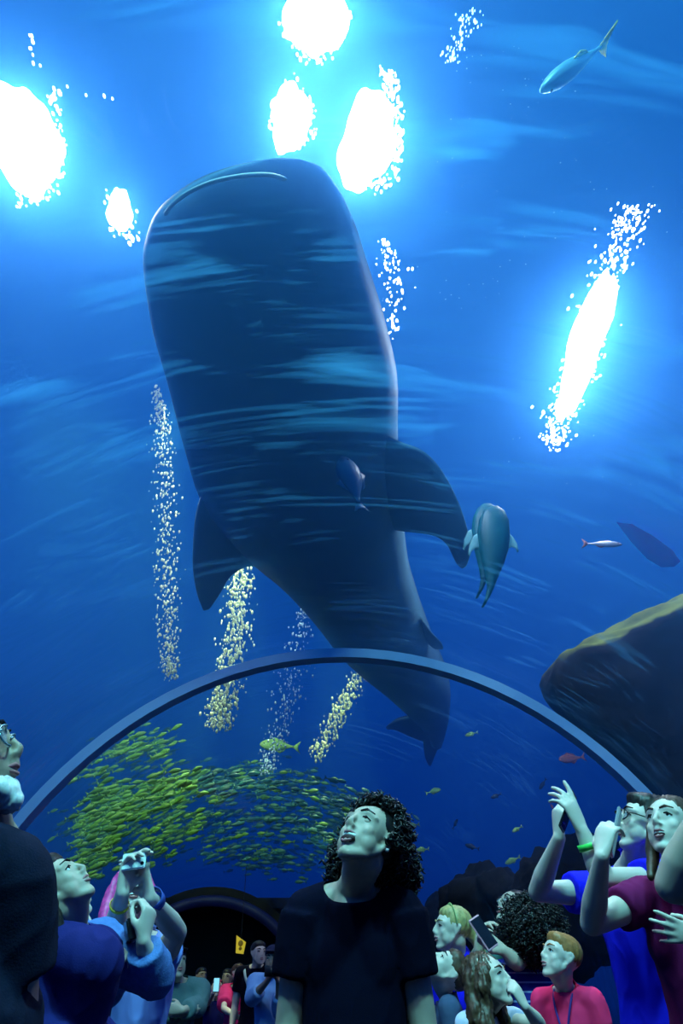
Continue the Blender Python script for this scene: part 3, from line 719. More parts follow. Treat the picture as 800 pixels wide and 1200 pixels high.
# ---------------------------------------------------------------- visitors on the left
DENIM = mat('denim_shirt', (.10, .20, .52), rough=.85, spec=.15, noise_amt=.15, noise_scale=50, bump=.3, bump_scale=200)
NAVY2 = mat('dark_blue_tee', (.012, .014, .13), rough=.85, spec=.15, bump=.15, bump_scale=250)
SLATE = mat('slate_tee', (.008, .011, .030), rough=.9, spec=.08, bump=.15, bump_scale=250)
WHITE_HAIR = hair_mat('white_hair', (.75, .76, .76))
p1 = person(label='older man with a white beard in a dark slate T-shirt, cropped at the left edge', H=at(-46, 892, 1.32), face=(.90, .12, .40), body=(.93, .25, 0), N=at(-14, 984, 1.34), k=.97, build=1.08, skin='tan', voxel=.005,
    shirt=SLATE, trousers=DENIM_T, belly=.5, sleeve=.62, sleeve_r=.010, look=(0, .4), fold_amp=.008,
    Rarm=dict(s=at(8, 1032, 1.25), e=at(14, 1225, 1.18), w=at(60, 1330, 1.2), fat=1.12))
H, R, k = p1['H'], p1['R'], p1['k']
hair_shell(p1, WHITE_HAIR, SHORT)
hair_shell(p1, WHITE_HAIR, [('b', (0, .060, -.088), (.044, .036, .034)), ('l', [(-.064, .01, -.03), (-.05, .04, -.07), (-.02, .072, -.095)], [.013, .018, .02]), ('l', [(.064, .01, -.03), (.05, .04, -.07), (.02, .072, -.095)], [.013, .018, .02]), ('b', (0, .075, -.112), (.026, .024, .022))], amp=.006, voxel=.006, name='beard')
glasses(p1, mat('silver_frames', (.3, .5, .55), rough=.2, metal=.6), rx=.027, rz=.022)

p2 = person(label='dark-haired visitor in a dark blue printed T-shirt gazing up, behind the bearded man', H=at(67, 1044, 2.0), face=(.62, -.12, .78), head_up=(-.7, 0, .7), body=(.86, -.15, 0), N=at(80, 1092, 2.02), k=.95, hk=.84, build=1.18, skin='warm', voxel=.005,
    shirt=NAVY2, trousers=TRS_DARK, sleeve=.65, look=(0, .3), brow=HAIR_DARK, belly=.7, sleeve_r=.012, neck_r=.056, fold_amp=.008,
    Rarm=dict(s=at(108, 1128, 1.88), e=at(84, 1225, 1.85), w=at(110, 1300, 1.75), fat=1.1))
hair_shell(p2, HAIR_DARK, [('b', (0, -.032, .044), (.086, .098, .086)), ('b', (0, -.07, -.03), (.085, .055, .085)), ('b', (0, .02, .08), (.066, .06, .045)), ('l', [(.075, -.01, .03), (.084, -.03, -.05), (.076, -.05, -.12)], [.026, .034, .026]), ('l', [(-.075, -.01, .03), (-.082, -.03, -.05), (-.07, -.04, -.11)], [.02, .026, .02])], amp=.006)
# speckled print on the chest
rnd = random.Random(4); s = Soup()
for i in range(26):
    q = p2['T'](.10+rnd.random()*.16, .105, -.03+rnd.random()*.13); s.ball(q, (.003, .003, .003+.003*rnd.random()), None, 6, 4)
link('shirt_print', s.mesh(), mat('print_white', (.5, .6, .75)), p2['root'])

p3 = person(label='mostly hidden visitor in a blue denim shirt reaching out an arm with a small camera', H=at(74, 1050, 2.55), face=(.75, .30, .45), body=(.8, .2, 0), N=at(96, 1096, 2.45), k=.90, skin='fair', voxel=.006,
    shirt=DENIM, trousers=TRS_DARK, sleeve=1.80, collar=('vneck', 1.0), sleeve_r=.010, fold_amp=.008, eyes=False,
    Rarm=dict(s=at(118, 1108, 2.25), e=at(180, 1146, 2.2), w=at(167, 1103, 2.15), d=V3(.1, .1, 1), n=V3(-.7, .4, .1), curl=(.8, .85, .9, .9), thumb=.7, hs=1.0, fat=1.1),
    Larm=dict(e=at(125, 1160, 2.35), w=at(140, 1130, 2.25)))
hair_shell(p3, HAIR_DARK, [('b', (0, -.032, .044), (.086, .098, .086))], voxel=.009)
s = Soup(); B_ = frame(V3(-.8, -.3, -.3), V3(.1, .1, 1)); c = at(154, 1090, 2.2)
cam_r = empty('compact_camera', c); tag(cam_r, 'small black camera held by the hand in the denim sleeve', 'camera')
s.box(c, (.10, .035, .062), B_); me = s.mesh(); bm = bmesh.new(); bm.from_mesh(me); bmesh.ops.bevel(bm, geom=bm.edges[:], offset=.005, segments=2, affect='EDGES'); bm.to_mesh(me); bm.free()
link('camera_body', me, PH_DARK, cam_r, smooth=False)
s = Soup(); s.limb([c-B_.col[1]*.015, c-B_.col[1]*.04], [.022, .020], n=18, caps=False); link('lens', s.mesh(), mat('lens', (.01, .01, .012)), cam_r)

p4 = person(label='pink-haired woman in a pale lavender shirt raising a phone overhead with both hands', H=at(153, 1051, 2.85), face=(.30, -.80, .52), body=(.1, -1, 0), N=at(162, 1098, 2.88), k=.98, skin='fair', voxel=.005,
    shirt=mat('lavender_tee', (.22, .28, .75), rough=.85, spec=.15), trousers=TRS_DARK, sleeve=.35, look=(0, .3), sh_w=.15, mouth_open=.3,
    Rarm=dict(s=at(133, 1122, 2.82), e=at(131, 1100, 2.42), w=at(143, 1047, 2.36), d=V3(.1, .05, 1), n=V3(.7, -.5, .1), curl=(.55, .6, .7, .75), thumb=.6, sleeve=.3),
    Larm=dict(s=at(190, 1128, 2.84), e=at(207, 1092, 2.62), w=at(176, 1053, 2.38), d=V3(-.42, .05, .9), n=V3(-.7, -.5, .1), curl=(.45, .5, .6, .7), thumb=.6, fat=1.05, sleeve=.35))
hair_shell(p4, HAIR_PINK, [('b', (0, -.028, .046), (.086, .100, .088)), ('b', (0, .005, .085), (.072, .07, .045)), ('b', (0, -.07, -.05), (.09, .05, .09)), ('l', [(.062, .045, .065), (.084, .025, .0), (.094, .02, -.09), (.10, .03, -.17)], [.016, .022, .028, .02]), ('l', [(-.062, .045, .065), (-.084, .025, .0), (-.088, .01, -.09), (-.08, .01, -.15)], [.016, .020, .024, .018])], amp=.006)
band(lerp(at(143, 1047, 2.36), at(131, 1100, 2.42), .25), at(143, 1047, 2.36)-at(131, 1100, 2.42), .031, .009, .003, mat('yellow_band', (.75, .62, .05), rough=.5), p4['root'], 'wristband')
band(lerp(at(176, 1047, 2.38), at(207, 1092, 2.62), .14), at(176, 1047, 2.38)-at(207, 1092, 2.62), .032, .045, .003, mat('blue_cuff', (.05, .10, .45), rough=.7), p4['root'], 'wrist_cuff')
phone(at(157, 1009, 2.40), V3(.1, .9, -.3), V3(1, 0, .1), 'white phone held overhead by the pink-haired woman', mat('phone_white', (.75, .85, .85), rough=.3, spec=.5), size=(.060, .009, .085))

# ---------------------------------------------------------------- visitors deeper in the tunnel
GREY_SW = mat('grey_sweater', (.12, .20, .21), rough=.9, spec=.1, bump=.3, bump_scale=120)
def cap(p, m, name='cap'):
    H, R, k = p['H'], p['R'], p['k']; s = Soup()
    P = lambda x, y, z: H + R @ (Vector((x, y, z))*k)
    s.ball(P(0, -.012, .062), (.086*k, .100*k, .072*k), R); s.limb([P(0, .06, .075), P(0, .135, .066)], [(.066*k, .007*k), (.052*k, .006*k)], n=20, flat=R.col[0])
    link(name, fuse(s, .008, 3), m, p['root'])
p5 = person(label='man in dark cap and grey sweater, arms folded, in front of the dark arch', H=at(205, 1130, 5.2), face=(.55, -.75, .25), body=(.3, -.9, 0), N=at(207, 1150, 5.2), k=1.0, skin='warm', voxel=.009,
    shirt=GREY_SW, trousers=TRS_DARK, sleeve=1.8, sleeve_r=.014, build=1.0,
    Rarm=dict(e=at(188, 1185, 5.1), w=at(205, 1188, 4.9), d=V3(1, 0, .1), n=V3(0, 1, 0)), Larm=dict(e=at(232, 1180, 5.1), w=at(214, 1184, 4.85), d=V3(-1, 0, .1), n=V3(0, 1, 0)))
cap(p5, mat('dark_cap', (.01, .01, .025), rough=.8))
p6 = person(label='taller man in a black T-shirt with a pale strap, staring ahead in the passage', H=at(303, 1118, 7.4), face=(.45, -.85, .1), body=(-.2, -.9, 0), N=at(301, 1133, 7.4), k=1.0, skin='fair', voxel=.011, shirt=NAVY_TEE, trousers=TRS_DARK, sleeve=.6)
hair_shell(p6, HAIR_DARK, SHORT, voxel=.012)
s = Soup(); s.limb([p6['T'](.03, .06, .12), p6['T'](.10, .125, .08), p6['T'](.2, .14, .02)], [(.018, .006)]*3, n=8); link('strap', s.mesh(), mat('pale_strap', (.5, .6, .62)), p6['root'])
p7 = person(label='man in a dark cap and light blue shirt with a dark camera at his mouth', H=at(320, 1126, 6.2), face=(-.15, -.95, .05), body=(-.5, -.8, 0), N=at(321, 1144, 6.2), k=.97, build=1.15, skin='tan', voxel=.010,
    shirt=mat('light_blue_shirt', (.25, .45, .80), rough=.85), trousers=TRS_DARK, sleeve=1.5, sleeve_r=.014,
    Rarm=dict(e=at(295, 1170, 6.0), w=at(313, 1150, 5.85), d=V3(.5, 0, 1), n=V3(.5, 1, 0), curl=(.8,)*4), Larm=dict(e=at(328, 1185, 5.9), w=at(326, 1150, 5.85), d=V3(-.3, 0, 1), n=V3(-.5, 1, 0), curl=(.8,)*4))
cap(p7, mat('navy_cap', (.01, .012, .05), rough=.8))
s = Soup(); c = at(319, 1138, 5.85); s.box(c, (.13, .05, .08)); s.limb([c+V3(0, -.02, 0), c+V3(0, -.08, 0)], [.03, .03], n=14, caps=False)
o = link('slr_camera', s.mesh(), PH_DARK); set_origin(o, c); tag(o, 'black camera in the hands of the man in a light blue shirt', 'camera')
p8 = person(label='child in a bright pink top beside the man in black, deep in the passage', H=at(279, 1141, 8.2), face=(.6, -.75, .2), body=(-.4, -.8, 0), N=at(277, 1156, 8.2), k=.85, skin='fair', voxel=.011,
    shirt=mat('hot_pink_top', (.95, .03, .18), rough=.8), trousers=DENIM_T, sleeve=.8, sleeve_r=.02, Rarm=dict(e=at(262, 1182, 7.5), w=at(275, 1190, 7.3)))
hair_shell(p8, HAIR_BROWN, SHORT, voxel=.012)
p9 = person(label='dim figure in dark clothes holding a glowing phone before the face', H=at(254, 1158, 8.6), face=(.1, -.9, .2), body=(0, -1, 0), N=at(254, 1171, 8.6), k=.9, skin='fair', voxel=.011, shirt=NAVY2, trousers=TRS_DARK, sleeve=.5,
    Rarm=dict(e=at(243, 1176, 8.3), w=at(250, 1163, 8.25), d=V3(.3, 0, 1), n=V3(.5, -.5, 0)), Larm=dict(e=at(266, 1178, 8.3), w=at(257, 1163, 8.25), d=V3(-.3, 0, 1), n=V3(-.5, -.5, 0)))
hair_shell(p9, HAIR_DARK, SHORT, voxel=.012)
phone(at(253.5, 1154, 8.15), V3(0, -1, 0), V3(0, 0, 1), 'small glowing phone far back in the passage', PH_DARK, lit=mat('phone_lit', (.1, .3, .4), emit=((.25, .75, .9), 1.0)))
p10 = person(label='far figure in a purple top between the glowing phone and the pink top', H=at(266, 1147, 9.4), face=(-.2, -.9, .1), body=(0, -1, 0), N=at(266, 1159, 9.4), k=.95, skin='tan', voxel=.012, shirt=mat('purple_top', (.20, .02, .40), rough=.85), trousers=TRS_DARK)
hair_shell(p10, HAIR_DARK, SHORT, voxel=.013)
p11 = person(label='shadowy far figure in dark clothes just beyond the grey sweater', H=at(236, 1145, 9.9), face=(.5, -.8, .1), body=(.2, -1, 0), N=at(236, 1158, 9.9), k=.97, skin='tan', voxel=.012, shirt=NAVY_TEE, trousers=TRS_DARK)
hair_shell(p11, HAIR_DARK, SHORT, voxel=.013)
# ================================================================ tunnel fabric
RIBM = rib(5.7, .13, R_T-.085, R_T-.002, RIB, 'trim_1', 'blue-grey metal rib arching across the tunnel under the whale shark')
DARKP = mat('dark_paint', (.012, .015, .03), rough=.6, spec=.3); CONC = mat('dark_wall', (.010, .012, .022), rough=.8)
def loft_rect(name, label, cs, m):
    """cs: per station a list of four corners"""
    vs = [p for c in cs for p in c]; fs = []
    for s_ in range(len(cs)-1):
        for i in range(4):
            j = (i+1) % 4; fs.append((s_*4+i, s_*4+j, (s_+1)*4+j, (s_+1)*4+i))
    fs.append((3, 2, 1, 0)); e_ = (len(cs)-1)*4; fs.append((e_, e_+1, e_+2, e_+3))
    o = link(name, mesh_from(vs, fs), m, smooth=False); tag(o, label, kind='structure'); return o
XW = 3.05
loft_rect('wall_left', 'dark low side wall under the acrylic, left', [[Vector((cxx(y)-R_T-dr(y)-.3, y, 0)), Vector((cxx(y)-R_T-dr(y)+.08, y, 0)), Vector((cxx(y)-R_T-dr(y)+.08, y, ZC)), Vector((cxx(y)-R_T-dr(y)-.3, y, ZC))] for y in stations], CONC)
loft_rect('wall_right', 'dark low side wall under the acrylic, right', [[Vector((cxx(y)+R_T+dr(y)-.08, y, 0)), Vector((cxx(y)+R_T+dr(y)+.3, y, 0)), Vector((cxx(y)+R_T+dr(y)+.3, y, ZC)), Vector((cxx(y)+R_T+dr(y)-.08, y, ZC))] for y in stations], CONC)
s = Soup(); s.box((-2, 10, -.06), (14, 36, .12)); o = link('floor', s.mesh(), mat('carpet', (.012, .014, .03), rough=.95, noise_amt=.3, noise_scale=30), smooth=False); tag(o, 'dark carpeted tunnel floor', kind='structure')
s = Soup(); s.box((0, Y0-.1, 2.3), (7.4, .2, 4.6)); o = link('wall_back', s.mesh(), CONC, smooth=False); tag(o, 'dark wall behind the camera', kind='structure')
# end wall with the arched opening
def end_wall():
    y = Y1; c = cxx(y); r = 2.08; cz = .47; a0 = math.asin(-cz/r); n = 40
    arc = [(c+r*math.cos(a), cz+r*math.sin(a)) for a in [a0+(PI-2*a0)*i/n for i in range(n+1)]]
    outer = []
    for i in range(n+1):
        a = a0+(PI-2*a0)*i/n; ca, sa = math.cos(a), math.sin(a); k = R_T+dr(Y1)+.03
        outer.append((c+k*ca, max(0, ZC+k*sa)))
    outer[0] = (c+R_T+dr(Y1), 0); outer[-1] = (c-R_T-dr(Y1), 0)
    vs = []; fs = []
    for yy in (y-.05, y+.3):
        vs += [Vector((x, yy, max(z, 0))) for x, z in arc]+[Vector((x, yy, z)) for x, z in outer]
    m = n+1
    for i in range(n):
        fs.append((i, i+1, m+i+1, m+i)); fs.append((2*m+i, 3*m+i, 3*m+i+1, 2*m+i+1)); fs.append((i, 2*m+i, 2*m+i+1, i+1)); fs.append((m+i, m+i+1, 3*m+i+1, 3*m+i))
    o = link('wall_far', mesh_from(vs, fs), CONC, smooth=False); tag(o, 'dark end wall with an arched opening', kind='structure')
    vs = []; fs = []
    for yy, rr in ((y-.06, r+.22), (y-.14, r+.2), (y-.14, r), (y-.06, r)):
        vs += [Vector((c+rr*math.cos(a), yy, max(.0, cz+rr*math.sin(a)))) for a in [a0+(PI-2*a0)*i/n for i in range(n+1)]]
    for k in range(4):
        for i in range(n): fs.append((k*m+i, k*m+i+1, ((k+1) % 4)*m+i+1, ((k+1) % 4)*m+i))
    o = link('trim_2', mesh_from(vs, fs), mat('blue_trim', (.01, .015, .12), rough=.5)); tag(o, 'dim blue arched frame of the far opening', kind='structure')
    s = Soup()
    for b in (((c, y+5.3, 1.3), (4.6, .2, 2.8)), ((c-2.2, y+2.8, 1.3), (.2, 5, 2.8)), ((c+2.2, y+2.8, 1.3), (.2, 5, 2.8)), ((c, y+2.8, 2.65), (4.6, 5, .2))): s.box(*b)
    o = link('wall_passage', s.mesh(), CONC, smooth=False); tag(o, 'unlit passage beyond the arch', kind='structure')
end_wall()
# hanging yellow banner
c = at(282, 1107, 12.5); b = empty('hanging_banner', c); tag(b, 'small yellow banner hanging in the dark portal', 'banner')
s = Soup(); B_ = frame(V3(.5, -.85, 0))
pts = [at(277, 1096, 12.5), at(288, 1104, 12.6), at(285, 1118, 12.6), at(276, 1117, 12.5)]
vs = pts+[p+V3(.0, .02, 0) for p in pts]
link('cloth', mesh_from(vs, [(0, 1, 2, 3), (7, 6, 5, 4), (0, 4, 5, 1), (1, 5, 6, 2), (2, 6, 7, 3), (3, 7, 4, 0)]), mat('banner_yellow', (.75, .62, .05), rough=.7, emit=((.8, .65, .05), .55)), b, smooth=False)  # cloth is given a glow of its own, though it is no lamp
s = Soup(); p0 = lerp(pts[0], pts[1], .5); s.limb([p0, V3(p0.x, p0.y, 3.05)], [.006, .006], n=6); link('wire', s.mesh(), DARKP, b)
q = c+V3(0, -.03, .02); s = Soup(); s.ball(q, (.045, .008, .05)); s.ball(q-V3(0, 0, .08), (.03, .008, .03)); link('emblem', s.mesh(), mat('banner_mark', (.45, .22, .03)), b)

# ================================================================ whale shark
SHARK_H = CAMZ+4.5
def shark_material():
    m = mat('shark_skin', (.10, .16, .20), rough=.55, spec=.3); nt = m.node_tree; b = nt.nodes['Principled BSDF']
    tc = nt.nodes.new('ShaderNodeTexCoord'); vo = nt.nodes.new('ShaderNodeTexVoronoi'); vo.inputs['Scale'].default_value = 3.2; nt.links.new(tc.outputs['Object'], vo.inputs['Vector'])
    lt = nt.nodes.new('ShaderNodeMath'); lt.operation = 'LESS_THAN'; lt.inputs[1].default_value = .22; nt.links.new(vo.outputs['Distance'], lt.inputs[0])
    ge = nt.nodes.new('ShaderNodeNewGeometry'); sx = nt.nodes.new('ShaderNodeSeparateXYZ'); nt.links.new(tc.outputs['Normal'], sx.inputs[0])
    up = nt.nodes.new('ShaderNodeMapRange'); up.inputs[1].default_value = -.25; up.inputs[2].default_value = .25; nt.links.new(sx.outputs['Z'], up.inputs[0])
    c1 = nt.nodes.new('ShaderNodeMixRGB'); c1.inputs[1].default_value = (.035, .06, .085, 1); c1.inputs[2].default_value = (.45, .5, .5, 1); nt.links.new(lt.outputs[0], c1.inputs[0])
    nz = nt.nodes.new('ShaderNodeTexNoise'); nz.inputs['Scale'].default_value = 1.1; nz.inputs['Detail'].default_value = 6; nt.links.new(tc.outputs['Object'], nz.inputs['Vector'])
    bl = nt.nodes.new('ShaderNodeMixRGB'); bl.inputs[1].default_value = (.16, .40, .50, 1); bl.inputs[2].default_value = (.32, .60, .68, 1); nt.links.new(nz.outputs[0], bl.inputs[0])
    mx = nt.nodes.new('ShaderNodeMixRGB'); nt.links.new(up.outputs[0], mx.inputs[0]); nt.links.new(bl.outputs[0], mx.inputs[1]); nt.links.new(c1.outputs[0], mx.inputs[2])
    nt.links.new(mx.outputs[0], b.inputs['Base Color']); return m
SHK = shark_material()
def loft(sections, n=32):
    """sections: list of (centre, half-width vector, half-height vector)"""
    vs = []; fs = []
    for c, a, b in sections:
        for i in range(n):
            t = 2*PI*i/n; ct, st_ = math.cos(t), math.sin(t); vs.append(c+a*ct+b*st_)
    for k in range(len(sections)-1):
        for i in range(n):
            p = k*n+i; q = k*n+(i+1) % n; fs.append((p, q, q+n, p+n))
    fs.append(tuple(reversed(range(n)))); fs.append(tuple(range((len(sections)-1)*n, len(sections)*n)))
    me = mesh_from(vs, fs); bm = bmesh.new(); bm.from_mesh(me); bmesh.ops.recalc_face_normals(bm, faces=bm.faces); bm.to_mesh(me); bm.free(); return me
ROWS = [(318, 350, 186, .15), (272, 374, 195, .25), (226, 391, 214, .34), (186, 408, 245, .42), (172, 420, 275, .48), (168, 430, 308, .52), (179, 452, 380, .56), (196, 465, 440, .58), (214, 466, 510, .60), (235, 470, 575, .62), (275, 474, 625, .66), (320, 480, 665, .72), (358, 492, 705, .80), (395, 508, 750, .90), (446, 526, 795, 1.0), (478, 527, 830, 1.0), (496, 523, 853, 1.0), (505, 518, 872, 1.0)]
def shark():
    keys = cr([(l, r_, y) for l, r_, y, h in ROWS], 5); hs = cr([(h, 0, 0) for *_, h in ROWS], 5)
    mids = [at_h((k.x+k.y)/2, k.z, SHARK_H) for k in keys]; secs = []
    for i, (k, hh) in enumerate(zip(keys, hs)):
        a = at_h(k.x, k.z, SHARK_H); b = at_h(k.y, k.z, SHARK_H); w_ = (b-a)/2; hw = w_.length
        t = (mids[min(i+1, len(mids)-1)]-mids[max(i-1, 0)]).normalized(); side = t.cross(UP).normalized()
        if side.dot(w_) < 0: side = -side
        hw *= abs(w_.normalized().dot(side))
        secs.append((mids[i], w_ if i < 60 else lerp(w_, side*hw, .4), UP*hw*hh.x*1.0))
    root = empty('whale_shark', mids[30]); tag(root, 'huge whale shark gliding belly-down right above the acrylic tunnel', 'whale shark')
    link('body', loft(secs, 48), SHK, root)
    def fin(name, secs_, h, dz=0.0, th=.10, par=root):
        S_ = []
        k = cr([(a[0], a[1], 0) for a, b in secs_], 4); q = cr([(b[0], b[1], 0) for a, b in secs_], 4); n = len(k)
        for i in range(n):
            hh = h+dz*i/(n-1)
            A = at_h(k[i].x, k[i].y, hh); Bq = at_h(q[i].x, q[i].y, hh); c = (A+Bq)/2; w_ = (A-Bq)/2
            S_.append((c, w_, UP*max(.012, w_.length*th)))
        return link(name, loft(S_, 20), SHK, par)
    fin('pectoral_fin', [((252, 520), (345, 635)), ((238, 570), (330, 655)), ((229, 603), (312, 664)), ((226, 638), (290, 664)), ((226, 668), (270, 676)), ((231, 697), (257, 697)), ((238, 715), (246, 713))], SHARK_H-.20, -.35)
    fin('pectoral_fin', [((420, 490), (425, 612)), ((463, 515), (466, 622)), ((495, 528), (493, 625)), ((518, 552), (511, 629)), ((536, 586), (523, 638)), ((547, 618), (529, 649)), ((551, 645), (535, 661)), ((547, 662), (541, 666))], SHARK_H-.22, -.35)
    fin('pelvic_fin', [((492, 722), (500, 752)), ((505, 740), (508, 760)), ((516, 752), (516, 761)), ((519, 758), (518, 761))], SHARK_H-.2, -.1)
    fin('tail_fin', [((512, 842), (517, 868)), ((488, 839), (500, 868)), ((470, 841), (481, 862)), ((459, 846), (463, 855)), ((452, 852), (454, 855))], SHARK_H, -.1, .16)
    fin('tail_fin', [((524, 838), (497, 838)), ((520, 858), (494, 856)), ((514, 874), (496, 874)), ((509, 887), (498, 888)), ((505, 897), (502, 897))], SHARK_H, .0, .2)
    # pale rim of the mouth
    pts = [at_h(x, y, SHARK_H-d) for x, y, d in ((193, 252, .30), (202, 240, .34), (222, 225, .38), (250, 213, .40), (285, 206, .40), (315, 205, .38), (335, 210, .34))]
    s = Soup(); s.limb(cr(pts, 5), [.006]+[.014]*29+[.006], n=8); link('mouth_rim', s.mesh(), mat('mouth_rim', (.50, .65, .55), rough=.6), root)
shark()

# ================================================================ fish
def fish_mesh(L=1.0, depth=.13, width=.075, fork=.5, n=14, rows=None):
    """fish along +X (head forward), length 1; returns body mesh with fins as thin solids"""
    prof = rows or [(-.44, .22), (-.36, .20), (-.25, .42), (-.1, .75), (.08, 1.0), (.24, .98), (.36, .76), (.44, .5), (.485, .26), (.5, .06)]
    S_ = [(Vector((x, 0, 0)), Vector((0, width*h, 0)), Vector((0, 0, depth*h))) for x, h in prof]
    return loft(S_, n)
def fin_plate(pts, t=.006):
    vs = [Vector((x, -t, z)) for x, z in pts]+[Vector((x, t, z)) for x, z in pts]; n = len(pts)
    return vs, [tuple(range(n)), tuple(reversed(range(n, 2*n)))]+[(i, n+i, n+(i+1) % n, (i+1) % n) for i in range(n)]
TAIL = [(-.42, 0.02), (-.52, .10), (-.62, .17), (-.555, .03), (-.555, -.03), (-.62, -.17), (-.52, -.10), (-.42, -.02)]
DORS = [(.22, .115), (.12, .175), (.02, .15), (-.12, .13), (-.22, .07), (.0, .08)]
ANAL = [(.05, -.11), (-.06, -.17), (-.16, -.12), (-.22, -.06), (-.05, -.08)]
def place(o, p, d, L, roll=0.0):
    d = Vector(d).normalized(); B = frame(d, UP, roll)
    M = Matrix((d, -B.col[0], B.col[2])).transposed()
    o.location = p; o.rotation_mode = 'QUATERNION'; o.rotation_quaternion = M.to_quaternion(); o.scale = (L, L, L)
def local_part(name, verts, faces, m, root, me=None):
    me = me or mesh_from(verts, faces); o = bpy.data.objects.new(name, me); COL.objects.link(o); me.materials.append(m); o.parent = root
    me.polygons.foreach_set('use_smooth', [True]*len(me.polygons)); return o
def fish(name, label, p, d, L, body_m, fin_m, depth=.13, width=.075, group=None, cat='fish', roll=0, eye=True):
    root = empty(name); tag(root, label, cat, group); place(root, p, d, L, roll)
    local_part('body', None, None, body_m, root, fish_mesh(depth=depth, width=width))
    f = depth/.13
    v, q = fin_plate([(x, z*f if x > -.4 else z) for x, z in TAIL]); local_part('tail_fin', v, q, fin_m, root)
    v, q = fin_plate([(x, z*f) for x, z in DORS]); local_part('dorsal_fin', v, q, fin_m, root)
    v, q = fin_plate([(x, z*f) for x, z in ANAL]); local_part('anal_fin', v, q, fin_m, root)
    if eye:
        s = Soup()
        for y in (-1, 1): s.ball((.39, y*width*.62, .02), (.018, .012, .018), None, 8, 6)
        local_part('eye', None, None, IRIS, root, s.mesh())
    return root
F_TEAL = mat('fish_teal', (.25, .85, .80), rough=.35, spec=.6, metal=.2); F_YEL = mat('fish_yellow', (.95, 1.0, .04), rough=.5); F_SILV = mat('fish_silver', (.75, .70, .72), rough=.3, spec=.6, metal=.2); F_RED = mat('fish_reddish', (.45, .16, .14), rough=.5)
F_DARK = mat('fish_dark', (.02, .04, .09), rough=.5); F_GRN = mat('fish_green', (.26, .45, .06), rough=.45, spec=.5); F_GRNL = mat('fish_lime', (.45, .75, .18), rough=.5)
def fish_px(name, label, head, tail, y, bm_, fm_, lift=0.0, group=None, depth=.13, width=.075, roll=0.0):
    a = at_y(head[0], head[1], y); b = at_y(tail[0], tail[1], y+lift); d = a-b; L = d.length/1.1
    return fish(name, label, b+d*.56, d, L, bm_, fm_, depth, width, group, roll=roll)
fish_px('yellowtail_fish', 'slender teal fish with a bright yellow forked tail, highest in the view', (634, 106), (716, 46), 2.3, F_TEAL, F_YEL, -.1, depth=.10, width=.085, roll=1.35)
fish_px('silver_fish', 'small silvery pink fish swimming beside the guitarfish', (728, 638), (681, 637), 5.5, F_SILV, F_RED, .1, depth=.10)
fish_px('jack_fish', 'pale fish hanging beneath the whale shark, between its pectoral fins', (402, 536), (424, 600), 4.6, mat('fish_pale', (.10, .30, .40), rough=.4), mat('fish_pale', (.1, .3, .4)), .1, depth=.26, width=.12)
G1 = 'small fish scattered beyond the rib'
sc_f = [((545, 862), (560, 858), F_GRNL, 'lime-green fish just right of the whale shark tail'),
        ((516, 925), (498, 930), F_GRNL, 'light green fish to the upper right of the laughing woman'),
        ((488, 996), (503, 995), F_GRNL, 'small bright fish nearest the curly hair of the laughing woman'),
        ((592, 1012), (610, 1004), F_GRNL, 'lime fish above the curly afro'),
        ((600, 975), (612, 968), F_GRNL, 'lime fish with a raised tail left of the raised dark phone'),
        ((655, 890), (686, 887), F_RED, 'reddish fish with a pale belly just under the rib'),
        ((632, 925), (640, 912), F_DARK, 'dark fish pointing down, left of the raised dark phone'),
        ((648, 948), (644, 940), F_RED, 'small orange fish beside the raised dark phone'),
        ((305, 872), (352, 876), F_GRNL, 'long pale yellow fish above the school, swimming alone'),
        ((250, 832), (278, 814), F_DARK, 'dark fish rising above the school'),
        ((92, 884), (110, 880), F_GRN, 'stray green fish left of the school'),
        ((536, 960), (530, 972), F_DARK, 'dark fish pointing up, right of the curly hair'),
        ((545, 990), (562, 995), F_DARK, 'dim fish over the blonde woman'),
        ((575, 935), (588, 930), F_DARK, 'faint dark fish in open water right of the tail'),
        ((475, 968), (492, 966), F_GRN, 'faint olive fish close to the laughing woman\'s hair')]
for i, (h, t, m_, lab) in enumerate(sc_f):
    fish_px('reef_fish', lab, h, t, 12.0+.3*(i % 4), m_, m_, .1*((i % 3)-1), depth=.16, group=None)

# guitarfish pair
def ray_fish(label, px, y, k, L_):
    M_ = mat('ray_skin', (.0, .15, .19), rough=.5); root = empty('guitarfish', at_y(px[0], px[1], y)); tag(root, label, 'fish')
    def sx(p, q): return at_y(px[0]+(p-575)*k, px[1]+(q-635)*k, y)
    rows = [(570, 579, 586, .4), (562, 588, 592, .5), (556, 593, 604, .55), (554, 594, 622, .6), (556, 592, 640, .6), (560, 587, 656, .6), (564, 580, 672, .7), (566, 575, 685, .8), (564, 569, 698, .8), (559, 562, 710, .8)]
    secs = []
    for l, r_, q, h in rows:
        a = sx(l, q); b = sx(r_, q); w_ = (b-a)/2; secs.append(((a+b)/2, w_, V3(0, 1, .5).normalized()*w_.length*h))
    link('body', loft(secs, 20), M_, root)
    for pts in ([((557, 618), (557, 640)), ((550, 622), (552, 638)), ((545, 632), (547, 642)), ((543, 644), (545, 648))], [((592, 618), (590, 640)), ((598, 624), (596, 636)), ((603, 632), (601, 638)), ((605, 641), (603, 643))]):
        S_ = []
        for A, Bq in pts:
            a = sx(*A); b = sx(*Bq); w_ = (a-b)/2; S_.append(((a+b)/2, w_, V3(0, 1, .3).normalized()*max(.006, w_.length*.15)))
        link('pectoral_fin', loft(S_, 12), mat('ray_fin', (.25, .6, .6)), root)
ray_fish('guitarfish seen from below just right of the whale shark\'s fin', (579, 640), 5.2, .96, 1)
ray_fish('second guitarfish, partly hidden behind the nearer one', (571, 634), 5.7, .90, 1)

